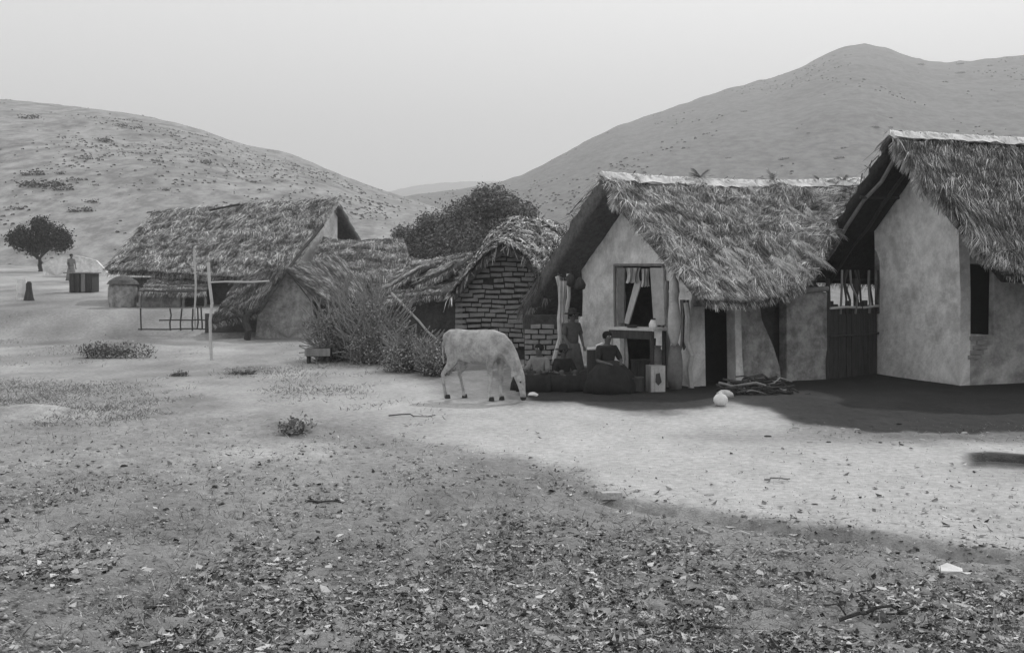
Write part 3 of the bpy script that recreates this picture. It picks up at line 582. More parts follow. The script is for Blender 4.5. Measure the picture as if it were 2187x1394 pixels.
# ================================================================== BRICK HUT (H3)
Yb = 31.5; base3 = at(1060, 768, Yb); base3[2] = 0
h3 = thing('brick_hut', base3, 'small hut with bare mud brick gable under a rounded thatched hood', 'hut')
BW = lambda px, py, dy=0: at(px, py, Yb+dy)
out = [(972, 790), (972, 640), (1000, 606), (1035, 562), (1060, 536), (1080, 528), (1108, 540), (1135, 570), (1152, 600), (1152, 790)]
bw_ = wall('gable_wall', [BW(a, b, .12) for a, b in out], (0, 1, 0), M_mortar, h3, .2, seed=9)
row = 0; zz = 0.02; rb = random.Random(3)
import itertools
while True:
    hb = .13; yc = HOR-(zz+hb/2-ZC)/Yb*F
    if yc < 535: break
    lo = np.interp(-yc, [-790, -640, -606, -562, -536], [972, 972, 1003, 1038, 1064]); hi = np.interp(-yc, [-790, -600, -570, -540, -528], [1152, 1152, 1132, 1104, 1084])
    xl = (lo-1093.5)/F*Yb; xh = (hi-1093.5)/F*Yb; x = xl+(row % 2)*-.13+.0
    while x < xh-.05:
        L_ = rb.uniform(.26, .48); x1 = max(x, xl); x2 = min(x+L_, xh)
        if x2-x1 > .07 and rb.random() > .05 and yc < 745:
            t_ = rb.uniform(-.03, .03); yy = Yb+.1-rb.uniform(.03, .10); cc = np.array([(x1+x2)/2, yy, zz+hb/2+.035*math.sin(x*2.3+row*.5)]); uu = np.array([(x2-x1)/2-rb.uniform(.003, .012), t_, rb.uniform(-.014, .014)])
            MB().box(cc, uu, [0, .1, 0], [0, 0, hb/2-rb.uniform(.010, .03)]).obj('brick', M_brick, bw_)
        x += L_+.012
    zz += hb+.012; row += 1
def loft(name, C1, C2, th, parent, m, n=6000, seed=0, mstr=None, Lr=(.25, .6), spread=.4, fringe=True, ang=0, rows=14):
    C1 = np.array(C1, float); C2 = np.array(C2, float); k = 40; s = np.linspace(0, 1, k+1); q = np.linspace(0, 1, len(C1))
    f = lambda Cc, s: np.stack([np.interp(s, np.linspace(0, 1, len(Cc)), Cc[:, i]) for i in range(3)], -1)
    def surf(s, t):
        P = f(C2, s)*(1-t[..., None])+f(C1, s)*t[..., None]; P[..., 2] += .10*fbm(s*9, t*7, 3, seed)+.05*((t*5) % 1)-.02; return P
    S, T = np.meshgrid(s, np.linspace(0, 1, rows+1), indexing='ij'); P = surf(S, T); Bt = P.copy(); Bt[..., 2] -= th
    V = np.concatenate([P.reshape(-1, 3), Bt.reshape(-1, 3)]); w_ = rows+1; K = (k+1)*w_; i, j = np.meshgrid(np.arange(k), np.arange(rows), indexing='ij'); a = (i*w_+j).ravel()
    q1 = np.stack([a, a+1, a+1+w_, a+w_], 1); rim = list(range(0, w_))+[r*w_+rows for r in range(1, k+1)]+[k*w_+r for r in range(rows-1, -1, -1)]+[r*w_ for r in range(k-1, 0, -1)]; rim = np.array(rim); r2 = np.roll(rim, -1)
    mesh(name, V, np.concatenate([q1, q1[:, ::-1]+K, np.stack([rim, rim+K, r2+K, r2], 1)]), m, parent)
    rs = np.random.default_rng(seed); ss = rs.random(n); tt = rs.random(n); P = surf(ss, tt); e = .01
    dt = unit(surf(ss, tt+e)-P+1e-6); dsv = unit(surf(np.clip(ss+e, 0, 1), tt)-surf(np.clip(ss-e, 0, 1), tt)+1e-6); N = np.cross(dsv, dt); N = unit(N)*np.sign(N[:, 2:3]+1e-9)
    th_ = ang+spread*rs.standard_normal(n); D = unit(dt*np.cos(th_)[:, None]+dsv*np.sin(th_)[:, None]+N*.1); V, Fc = blades(P+N*.02, D, unit(N+dsv*rs.uniform(-.8, .8, n)[:, None]), rs.uniform(*Lr, n), rs.uniform(.02, .045, n), .06, .08)
    tag(mesh('thatch_strands', V, Fc, mstr or M_strand, parent), kind='stuff')
C1 = [BW(962, 632, -.5), BW(985, 606, -.5), BW(1012, 574, -.5), BW(1045, 540, -.5), BW(1080, 520, -.55), BW(1112, 536, -.5), BW(1140, 566, -.5), BW(1168, 606, -.5)]
C2 = [at(985, 606, 35.5), at(1003, 570, 35.5), at(1028, 530, 35.5), at(1060, 488, 35.5), at(1105, 463, 35.5), at(1155, 466, 35.5), at(1200, 478, 35.5), at(1240, 510, 35.5)]
loft('roof', C1, C2, .26, h3, M_thatch_d, 9000, 31)
loft('rear_roof', [q+np.array([0, .6, -.05]) for q in C2], [q*np.array([1, 1, .0])+np.array([0, 5, 1.9]) for q in C2], .2, h3, M_thatch_d, 800, 32)
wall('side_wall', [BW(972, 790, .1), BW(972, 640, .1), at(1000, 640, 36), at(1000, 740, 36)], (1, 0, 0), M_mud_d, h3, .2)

# ================================================================== RUINED DARK HUT (H7)
Yr_ = 35.5; b7 = at(900, 745, Yr_); b7[2] = 0
h7 = thing('ruined_hut', b7, 'low dark ruined hut with slumped split thatch beside the brick gable', 'hut')
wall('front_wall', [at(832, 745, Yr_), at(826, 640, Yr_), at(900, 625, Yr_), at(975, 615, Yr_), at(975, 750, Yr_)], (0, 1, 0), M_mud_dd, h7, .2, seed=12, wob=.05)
def sheet(parent, q, n, seed, th=.14, m=None, **k): A_, B_, C_, D_ = q; return roof_slope('s', A_, B_, C_, D_, parent, n=n, seed=seed, thick=th, courses=4, sag=.03, mstr=m or M_strand, Lr=(.2, .5), **k)
sheet(h7, (at(868, 600, 37.5), at(985, 580, 37.5), at(978, 622, 34.9), at(826, 640, 35.1)), 2600, 33)
sheet(h7, (at(880, 556, 38.5), at(965, 550, 38.5), at(900, 574, 36.2), at(812, 624, 36.2)), 2600, 34)
sheet(h7, (at(930, 552, 38.7), at(1010, 540, 38.7), at(968, 572, 36.0), at(888, 608, 36.0)), 2200, 35)
MB().hexa([at(822, 634, 36.6), at(975, 634, 36.6), at(975, 634, 38), at(822, 634, 38)], [at(824, 626, 36.6), at(965, 580, 36.6), at(965, 572, 38), at(880, 572, 38)]).obj('interior_shade_panel', M_inside, h7)  # black block added under the thatch as painted shade
lp = thing('leaning_pole', gpt(955, 748), 'thin pale pole leaning against the dark ruined hut', 'pole')
pole('shaft', bent(at(955, 746, 34.2), at(836, 625, 34.6), 6, .02, 7), .035, M_wood_l, lp)

# ================================================================== LOW GABLED HUT (H5) and shelter
Y5 = 42.0; b5 = gpt(615, 724); Y5 = b5[1]
h5 = thing('gabled_hut', b5, 'low hut with plain grey gable wall facing the open ground', 'hut')
W5 = lambda px, py, d=0: at(px, py, Y5+d)
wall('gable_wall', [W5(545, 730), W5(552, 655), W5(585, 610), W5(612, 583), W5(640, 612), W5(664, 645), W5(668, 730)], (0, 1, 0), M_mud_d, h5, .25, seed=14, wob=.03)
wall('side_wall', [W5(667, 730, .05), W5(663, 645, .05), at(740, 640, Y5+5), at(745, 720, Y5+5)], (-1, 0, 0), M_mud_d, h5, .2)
sheet(h5, (W5(612, 574, -.4), at(720, 545, Y5+5), at(790, 640, Y5+4.5), W5(694, 648, -.4)), 5000, 36, th=.12, ang=.2)
sheet(h5, (at(520, 588, Y5+3), W5(610, 576, -.4), W5(552, 664, -.7), W5(452, 690, -.5)), 6000, 37, th=.12, m=M_strand_d, ang=.4)
pole('rafter', bent(W5(598, 596, -.7), at(690, 480, Y5+3.5), 4, .01, 2), .06, M_wood_d, h5)  # added dark pole, stands in for the shadow under the long roof's verge
pole('prop', bent(W5(528, 724, -.9), W5(526, 672, -.9), 3, .03, 3), .13, M_wood_d, h5)
pole('prop', bent(W5(526, 678, -.9), W5(552, 656, -.8), 3, .03, 4), .1, M_wood_d, h5)
pole('prop', bent(W5(526, 678, -.9), W5(495, 662, -.8), 3, .03, 5), .09, M_wood_d, h5)
MB().box(W5(505, 700, .8), [1.2, 0, 0], [0, .05, 0], [0, 0, .55]).obj('back_wall', M_mud_dd, h5)
# pale roof behind
h6 = thing('low_roofed_shed', at(770, 640, 48), 'low shed under pale untidy thatch between the long roof and the big tree', 'shed')
h6.location[2] = float(gz(h6.location[0], h6.location[1]))
sheet(h6, (at(690, 512, 51), at(862, 512, 51), at(880, 606, 47.3), at(650, 602, 47.3)), 8000, 38, th=.2)
sheet(h6, (at(690, 512, 51.2), at(862, 512, 51.2), at(880, 570, 54), at(700, 570, 54)), 300, 39, th=.2)
wall('front_wall', [at(655, 700, 48), at(655, 590, 48), at(876, 592, 48), at(876, 700, 48)], (0, 1, 0), M_mud_d, h6, .2, seed=15)

# ================================================================== LONG HUT (H4)
L0, u4, v4 = hut_frame(at(600, 700, 48.5), -20); L0[2] = gz(L0[0], L0[1])
h4 = thing('long_hut', L0, 'long hut with sweeping dark thatched roof and open right gable', 'hut')
VP = L0+.3*u4; A = hit(720, 428, VP, u4); Fr = hit(598, 602, VP, u4); Rr = A+(A-Fr)*np.array([1, 1, -1])*.98
A2 = hit(335, 455, A, v4); F2 = Fr-8.6*u4; F2 = at(232, 578, F2[1]); R2 = Rr-9*u4
roof_slope('front', A, A2, F2, Fr, h4, n=60000, thick=.22, courses=11, seed=41, mslab=M_thatch_m, mstr=M_strand, spread=.45, Lr=(.4, .9), Wr=(.014, .03), sag=-.1)
roof_slope('rear', A, A2, R2, Rr, h4, n=800, thick=.22, seed=42, mstr=M_strand_d)
sheet(h4, (A2, A2+[-.05, .2, 0], R2, F2), 2000, 43, th=.15, m=M_strand_d)
ridge_cap(A, A2, .14, h4, 7, 1500, m=M_strand, sag=-.05, drop=.5)
ridge_cap(A+.05*u4, Fr, .08, h4, 8, 500, m=M_cap, sag=0, drop=.35)
e4 = lambda p: float(np.dot(np.array(p)-L0, v4))
def tz(vv): a, f = e4(A), e4(Fr); r = e4(Rr); return (A[2]+(Fr[2]-A[2])*(vv-a)/(f-a) if vv < a else A[2]+(Rr[2]-A[2])*(vv-a)/(r-a))-.3
G4 = lambda vv, z: L0+v4*vv+np.array([0, 0, z-L0[2]]) 
wall('gable_wall', [G4(.0, -.5), G4(0, tz(0)), G4(e4(A), tz(e4(A))), G4(5.0, tz(5.0)), G4(5.0, -.5)], -u4, M_mud, h4, .25, seed=16)
wall('front_wall', [G4(.1, -.4), G4(.1, tz(.1)), G4(.1, tz(.1))-u4*8, G4(.1, -.4)-u4*8], v4, M_mud_dd, h4, .25, seed=17)
ml = thing('roof_pole', at(450, 445, 50), 'short dark stick lying loose across the long thatched roof', 'stick'); ml.location = at(455, 447, A[1]+1.5).tolist()
pole('shaft', [at(448, 449, A[1]+1.3), at(512, 436, A[1]+1.0)], .05, M_wood_d, ml)

# ---- round store, low shelter, rails in front of the long hut
p = gpt(262, 655); s_ = p[1]/F
rs_ = thing('round_store', p, 'round wicker store with domed lid in front of the long roof', 'granary')
MB().lathe(p, [(.95*28*s_, -.1), (1.0*30*s_, 18*s_), (30*s_, 40*s_), (26*s_, 50*s_)], 20, .02).obj('drum', M_mud_d, rs_)
MB().lathe(p+[0, 0, 48*s_], [(34*s_, 0), (28*s_, 8*s_), (14*s_, 16*s_), (2*s_, 19*s_)], 20, .04).obj('lid', M_thatch_d, rs_)
p = gpt(370, 656); Y6 = p[1]
sh6 = thing('shelter', p, 'low open shelter with sagging pale brush roof and black shade inside', 'shelter')
sheet(sh6, (at(330, 588, Y6+2.5), at(450, 592, Y6+2.5), at(440, 622, Y6-.2), at(296, 622, Y6-.2)), 2500, 51, th=.12, m=M_strand)
wall('rear_wall', [at(300, 662, Y6+.9), at(300, 612, Y6+.9), at(440, 612, Y6+.9), at(440, 662, Y6+.9)], (0, 1, 0), M_mud_dd, sh6, .15)
for px in (300, 345, 392, 438): pole('post', bent(at(px, 660, Y6), at(px, 620, Y6), 3, .02, px), .06, M_wood, sh6)
MB().box(at(345, 645, Y6+.4), [.85, 0, 0], [0, .1, 0], [0, 0, .32]).obj('low_wall', M_mud_d, sh6)
a = gpt(300, 708); Yf = a[1]-.3
rf = thing('rail_fence', gpt(400, 706), 'thin two-rail pole fence left of the tall pale pole', 'fence')
for px in (302, 364, 386, 411, 421, 432): z0 = gpt(px, 706); pole('post', bent(z0, z0+[random.uniform(-.05, .05), 0, .85], 3, .015, px), .03, M_wood_d, rf, 6)
for y_ in (684, 703): pole('rail', bent(at(295 if y_ > 690 else 340, y_, Yf), at(446, y_, Yf), 5, .02, y_), .028, M_wood_d, rf, 6)
def upright(px, y0, y1, Y=None, r=.035, m=M_wood_l, label='', nm='pole', lean=0, cat='pole'):
    b = gpt(px, y1); Y = Y or b[1]; t = thing(nm, [at(px, y1, Y)[0], Y, b[2] if Y == b[1] else gz(at(px, y1, Y)[0], Y)], label, cat); base = np.array(t.location)
    pole('shaft', bent(base-[0, 0, .05], at(px+lean, y0, Y), 5, .02, int(px)), r, m, t); return t
t = upright(452, 560, 770, None, .045, label='tall thin pale pole standing alone on the open ground', lean=-7)
upright(418, 530, 640, 44, .04, label='second thin upright stick left of the tall pale pole', lean=-3)
p = at(447, 603, 40.5); t = thing('cross_pole', at(500, 603, 40.5), 'thin horizontal pole lashed from the tall pale pole towards the hut thatch', 'pole'); pole('shaft', bent(p, at(575, 600, 40.8), 4, .02, 3), .03, M_wood_l, t)
t = upright(46, 596, 640, None, .22, M_white, 'stout whitewashed post standing at the far left edge', 'post', cat='post')
p = gpt(62, 642); t = thing('stump', p, 'dark gnarled stump beside the whitewashed post', 'stump'); MB().lathe(p, [(.3, -.1), (.2, .15), (.13, .5), (.12, .8), (.06, .9)], 10, .15).obj('wood', M_wood_d, t)
p = gpt(180, 624); s_ = p[1]/F
t = thing('market_stall', p, 'dark low stall with boarded side on the far left track', 'stall')
MB().box(p+[0, 0, 20*s_], [24*s_, 0, 0], [0, .5, 0], [0, 0, 20*s_]).obj('counter', M_wood_d, t)
for k in range(4): MB().box(p+[(-18+12*k)*s_, -.53, 20*s_], [4*s_, 0, 0], [0, .03, 0], [0, 0, 19*s_]).obj('board', M_wood if k == 2 else M_wood_d, t)
MB().box(p+[-4*s_, 0, 41*s_], [32*s_, 0, 0], [0, .6, 0], [0, 0, 1.3*s_]).obj('top', M_wood, t)
# low mud walls at far left
p = gpt(120, 590)
t = thing('mud_wall', p, 'low pale mud wall beside the far left track', 'wall'); wall('wall_face', [at(88, 600, p[1]), at(92, 562, p[1]), at(118, 550, p[1]), at(160, 545, p[1]), at(205, 556, p[1]), at(232, 585, p[1]), at(235, 600, p[1])], (0, 1, 0), M_mud, t, .3, seed=19, wob=.1)
p = gpt(700, 772); s_ = p[1]/F
t = thing('trough', p+[0, -.6, 0], 'small pale-edged wooden trough in front of the very dark bush', 'trough'); p = p+[-.15, -.6, 0]
MB().box(p+[0, 0, .2], [.3, 0, 0], [0, .16, 0], [0, 0, .02]).obj('bottom', M_wood_d, t)
for sy in (-1, 1): MB().box(p+[0, .17*sy, .3], [.34, 0, 0], [0, .015, 0], [0, 0, .1]).obj('side', M_wood if sy < 0 else M_wood_d, t)
for sx in (-1, 1):
    MB().box(p+[.32*sx, 0, .3], [.015, 0, 0], [0, .15, 0], [0, 0, .1]).obj('end', M_wood_d, t)
    MB().box(p+[.26*sx, 0, .09], [.03, 0, 0], [0, .14, 0], [0, 0, .09]).obj('leg', M_wood_d, t)

# ================================================================== YARD_SHADE OBJECTS IN FRONT OF THE MIDDLE HUT
# low brick wall stub left of the gable
p = gpt(1190, 800)
t = thing('brick_stub_wall', p, 'crumbling low mud brick wall stub left of the gable window', 'wall'); Yw = 26.4; x0 = at(1120, 700, Yw)[0]; x1 = at(1236, 700, Yw)[0]
MB().box([(x0+x1)/2, Yw+.16, .65], [(x1-x0)/2, 0, 0], [0, .1, 0], [0, 0, .75]).obj('core', M_mortar, t); core_ = [c_ for c_ in t.children][0]
z_ = 0; r_ = 0
while z_ < 1.3:
    x = x0-(r_ % 2)*.14
    while x < x1-.05:
        L_ = rb.uniform(.24, .34); a_, b_ = max(x, x0), min(x+L_, x1)
        if b_-a_ > .06 and not (z_ > 1.0 and rb.random() < .35): MB().box([(a_+b_)/2, Yw-rb.uniform(0, .05), z_+.055], [(b_-a_)/2-.01, 0, rb.uniform(-.01, .01)], [0, .11, 0], [0, 0, .045]).obj('brick', M_brick, core_)
        x += L_+.015
    z_ += .12; r_ += 1
def post(px, y0, y1, Y, r, m, label, lean=0):
    b = at(px, y1, Y); t = thing('post', b, label, 'post'); pole('shaft', bent(b-[0, 0, .1], at(px+lean, y0, Y), 5, .03, px), r, m, t)
post(1190, 590, 800, 26.0, .055, M_wood_l, 'pale crooked post under the drooping rear eave, nearer the brick wall stub')
post(1214, 585, 800, 25.8, .05, M_wood_l, 'pale straight post touching the left edge of the gable wall')
post(1424, 600, 822, 23.4, .05, M_wood, 'dark crooked post right of the gable window')
# table
tc_ = (Q0+v2*1.7-u2*.75); tc_[2] = 0
tb = thing('table', tc_, 'rough wooden table under the gable window', 'table'); ta = at(1312, 702, 23.6); te = at(1412, 702, 22.9); tz_ = ta[2]
du = unit((te-ta)*[1, 1, 0]); nv_ = np.cross(du, [0, 0, 1.]); cc = (ta+te)/2; hl = np.linalg.norm(te-ta)/2
MB().box(cc, du*hl, nv_*.3, np.array([0, 0, .022])).obj('tabletop', M_wood_l, tb)
MB().box(cc+nv_*.27-[0, 0, .11], du*(hl-.05), nv_*.012, np.array([0, 0, .085])).obj('apron', M_wood_d, tb)
for sx in (-1, 1):
    for sy in (-1, 1): q = cc+du*sx*(hl-.07)+nv_*sy*.24; MB().box([q[0], q[1], tz_/2-.02], du*.035, nv_*.03, np.array([0, 0, tz_/2])).obj('leg', M_wood_l if (sx < 0) else M_wood_d, tb)
q = at(1395, 701, 23.0); q[2] = tz_+.022
t = thing('jar', q, 'small white jar at the right end of the table', 'jar'); MB().lathe(q, [(.05, 0), (.085, .04), (.09, .1), (.06, .16), (.045, .19)], 14).obj('body', M_white, t, True); MB().lathe(q+[0, 0, .188], [(.05, 0), (.05, .03), (.01, .035)], 12).obj('lid', M_wood_d, t)
q = at(1350, 701, 23.2); q[2] = tz_+.022
t = thing('bowl', q, 'shallow dark bowl in the middle of the table', 'bowl'); MB().lathe(q, [(.05, 0), (.11, .03), (.14, .07), (.13, .07), (.1, .035), (.01, .02)], 14).obj('shell', M_wood_d, t, True)
# crate standing on end
q = gpt(1400, 836)
t = thing('crate', q, 'pale wooden crate standing on end in front of the table', 'crate'); u_, n_ = frame(12); u_, n_ = np.array(u_), np.array(n_)
for sx in (-1, 1): MB().box(q+u_*sx*.145+[0, 0, .26], u_*.012, n_*.14, np.array([0, 0, .26])).obj('side', M_wood, t)
for z_ in (.012, .508): MB().box(q+[0, 0, z_], u_*.133, n_*.14, np.array([0, 0, .012])).obj('end', M_wood, t)
for k in range(4): MB().box(q-n_*.152+u_*(-.11+.074*k)+[0, 0, .26], u_*.034, n_*.009, np.array([0, 0, .255])).obj('slat', M_cloth_l, t)
q2 = q-n_*.163; MB().add([q2+u_*a+np.array([0, 0, b]) for a, b in ((-.06, .20), (0, .13), (.07, .2), (.03, .38), (-.05, .36))]+[q2-n_*.004+u_*a+np.array([0, 0, b]) for a, b in ((-.06, .20), (0, .13), (.07, .2), (.03, .38), (-.05, .36))], [[0, 1, 2, 3, 4], [9, 8, 7, 6, 5]]+[[k, (k+1) % 5, 5+(k+1) % 5, 5+k] for k in range(5)]).obj('dark_mark', M_wood_d, t)
# hanging bundle
q = at(1440, 655, 22.7)
t = thing('hanging_cloth', q, 'long pale cloth bundle hanging from the eave beside the doorway', 'cloth')
prof_ = [(.03, .62), (.09, .5), (.13, .3), (.09, .16), (.12, .0), (.15, -.25), (.14, -.5), (.08, -.72), (.03, -.8)]
MB().lathe(q, [(a*.9, b) for a, b in prof_][::-1], 12, .12).obj('folds', M_cloth_l, t, True); MB().tube([q+[0, 0, .6], q+[.02, .05, .95]], .012, 5).obj('cord', M_wood_d, t)
q = at(1405, 760, 23.3); t = thing('sack', [q[0], q[1], 0], 'slumped grey sack leaning in the shade right of the table', 'sack'); MB().lathe([q[0], q[1], 0], [(.16, 0), (.2, .15), (.19, .45), (.14, .7), (.06, .8), (.08, .86)], 12, .08).obj('body', M_cloth_m, t, True)
q = at(1442, 760, 22.9); t = thing('sack', [q[0], q[1], 0], 'taller grey sack beside the doorway pillar', 'sack'); MB().lathe([q[0], q[1], 0], [(.13, 0), (.16, .2), (.15, .6), (.11, .85), (.05, .95), (.07, 1.0)], 12, .08).obj('body', M_cloth_m, t, True)
# white round pot and white bundle by the door
q = gpt(1539, 868); t = thing('gourd', q, 'round white gourd lying on the ground before the doorway', 'gourd'); MB().lathe(q, [(.03, 0), (.09, .02), (.125, .09), (.12, .14), (.08, .19), (.03, .215), (.025, .24)], 18, .01).obj('body', M_white, t, True)
q = gpt(1548, 848); t = thing('bowl', q, 'upturned grey bowl behind the white gourd', 'bowl'); MB().lathe(q, [(.17, 0), (.15, .07), (.08, .12), (.01, .13)], 16, .02).obj('shell', M_stone, t, True)
for k, (a_, b_, top_, lab) in enumerate([(1238, 606, 575, 'dark round gourd hanging under the drooping rear eave'), (1218, 598, 575, 'smaller dark gourd hanging left of the other hanging gourd')]):
    q = at(a_, b_, 25.6); t = thing('hanging_gourd', q, lab, 'gourd'); MB().lathe(q-[0, 0, .16], [(.02, 0), (.12-.03*k, .05), (.14-.03*k, .14), (.09, .24), (.03, .3)], 12, .03).obj('body', M_wood_d, t, True); MB().tube([q+[0, 0, .13], q+[0, 0, .45]], .01, 5).obj('cord', M_wood_d, t)
for k, (a_, y0, y1, w_, mm, lab) in enumerate([(1352, 572, 604, 16, M_cloth_l, 'short pale rag hanging from the top of the gable window'), (1378, 574, 612, 9, M_cloth_l, 'narrow pale rag hanging at the right of the gable window top'), (1200, 600, 690, 10, M_cloth_l, 'long pale cloth hanging between the two pale posts'), (1462, 640, 745, 10, M_cloth_m, 'grey cloth strip hanging at the corner by the doorway pillar'), (1330, 716, 770, 7, M_cloth_l, 'narrow pale cloth hanging from the left end of the table')]):
    Yc_ = 24.6 if a_ < 1300 else (Q0-u2*.14+v2*1.4)[1] if a_ < 1300 else None
    pc = hit(a_, y0, Q0-u2*(.16 if a_ < 1450 and a_ > 1300 and y0 < 700 else .9 if a_ < 1400 and y0 > 700 else .2), u2) if a_ > 1300 else at(a_, y0, 25.3); s_ = pc[1]/F; t = thing('hanging_cloth', pc, lab, 'cloth'); V = []; n_ = 9; m_ = 8
    for side_ in (0, 1):
        for i_ in range(n_):
            for j_ in range(m_): f_ = j_/(m_-1); xx_ = (i_/(n_-1)-.5)*w_*s_*2*(1-.25*math.sin(f_*3)); V.append(pc+np.array([xx_, -.02+.035*math.sin(i_*1.9+f_*2)+side_*.008, -f_*(y1-y0)*s_*(1+.05*math.sin(i_*2.3))]))
    K_ = n_*m_; Fq_ = [[i_*m_+j_, i_*m_+j_+1, (i_+1)*m_+j_+1, (i_+1)*m_+j_] for i_ in range(n_-1) for j_ in range(m_-1)]; rim_ = [j_ for j_ in range(m_)]+[i_*m_+m_-1 for i_ in range(1, n_)]+[(n_-1)*m_+j_ for j_ in range(m_-2, -1, -1)]+[i_*m_ for i_ in range(n_-2, 0, -1)]
    mesh('fabric', V, Fq_+[[q_+K_ for q_ in f_[::-1]] for f_ in Fq_]+[[rim_[i_], rim_[i_]+K_, rim_[(i_+1) % len(rim_)]+K_, rim_[(i_+1) % len(rim_)]] for i_ in range(len(rim_))], mm, t)
for k, (px, py, w_, h_, lab) in enumerate([(1345, 838, .5, .3, 'dark low box under the left half of the table'), (1368, 812, .35, .55, 'dark upright box behind the pale crate')]):
    q = gpt(px, py) if k == 0 else at(px, 812, 23.6)*[1, 1, 0]; t = thing('box', q, lab, 'box'); MB().box(q+[0, 0, h_/2], [w_/2, 0, 0], [0, .16, 0], [0, 0, h_/2-.03]).obj('sides', M_wood_d, t); MB().box(q+[0, 0, h_-.012], [w_/2+.02, 0, 0], [0, .18, 0], [0, 0, .012]).obj('lid', M_wood_d, t)
# pile of sticks
t = thing('firewood_pile', gpt(1625, 835), 'heap of dark branches against the cracked mud wall', 'firewood')
c = gpt(1625, 842)
for k in range(34):
    a = random.uniform(-.25, .35)+(math.pi if random.random() < .3 else 0); L_ = random.uniform(.45, 1.05); m_ = c+np.array([random.uniform(-.5, .5), random.uniform(-.15, .25), .04+.28*random.random()*max(0, 1-abs(k % 7-3)/4)])
    d = np.array([math.cos(a), math.sin(a)*.5, random.uniform(-.12, .22)])*L_/2; pole('branch', bent(m_-d, m_+d, 4, .03, k), random.uniform(.012, .03), M_wood if k % 4 == 0 else M_wood_d, t, 6)
# baskets by the wall stub
for k, (px, py, r, lab) in enumerate([(1128, 812, .2, 'dark round basket nearest the grazing animal'), (1236, 815, .24, 'dark round basket between the seated people')]):
    q = gpt(px, py); t = thing('basket', q, lab, 'basket'); MB().lathe(q, [(r*.75, 0), (r, r*.5), (r*.95, r*1.1), (r*.8, r*1.35), (r*.7, r*1.3), (r*.6, r*.6)], 16, .02).obj('weave', M_wood_d, t)
    MB().tube([q+[r*.8*math.cos(a), r*.8*math.sin(a), r*1.35] for a in np.linspace(0, 6.28, 17)], .018, 5).obj('rim', M_wood, t)

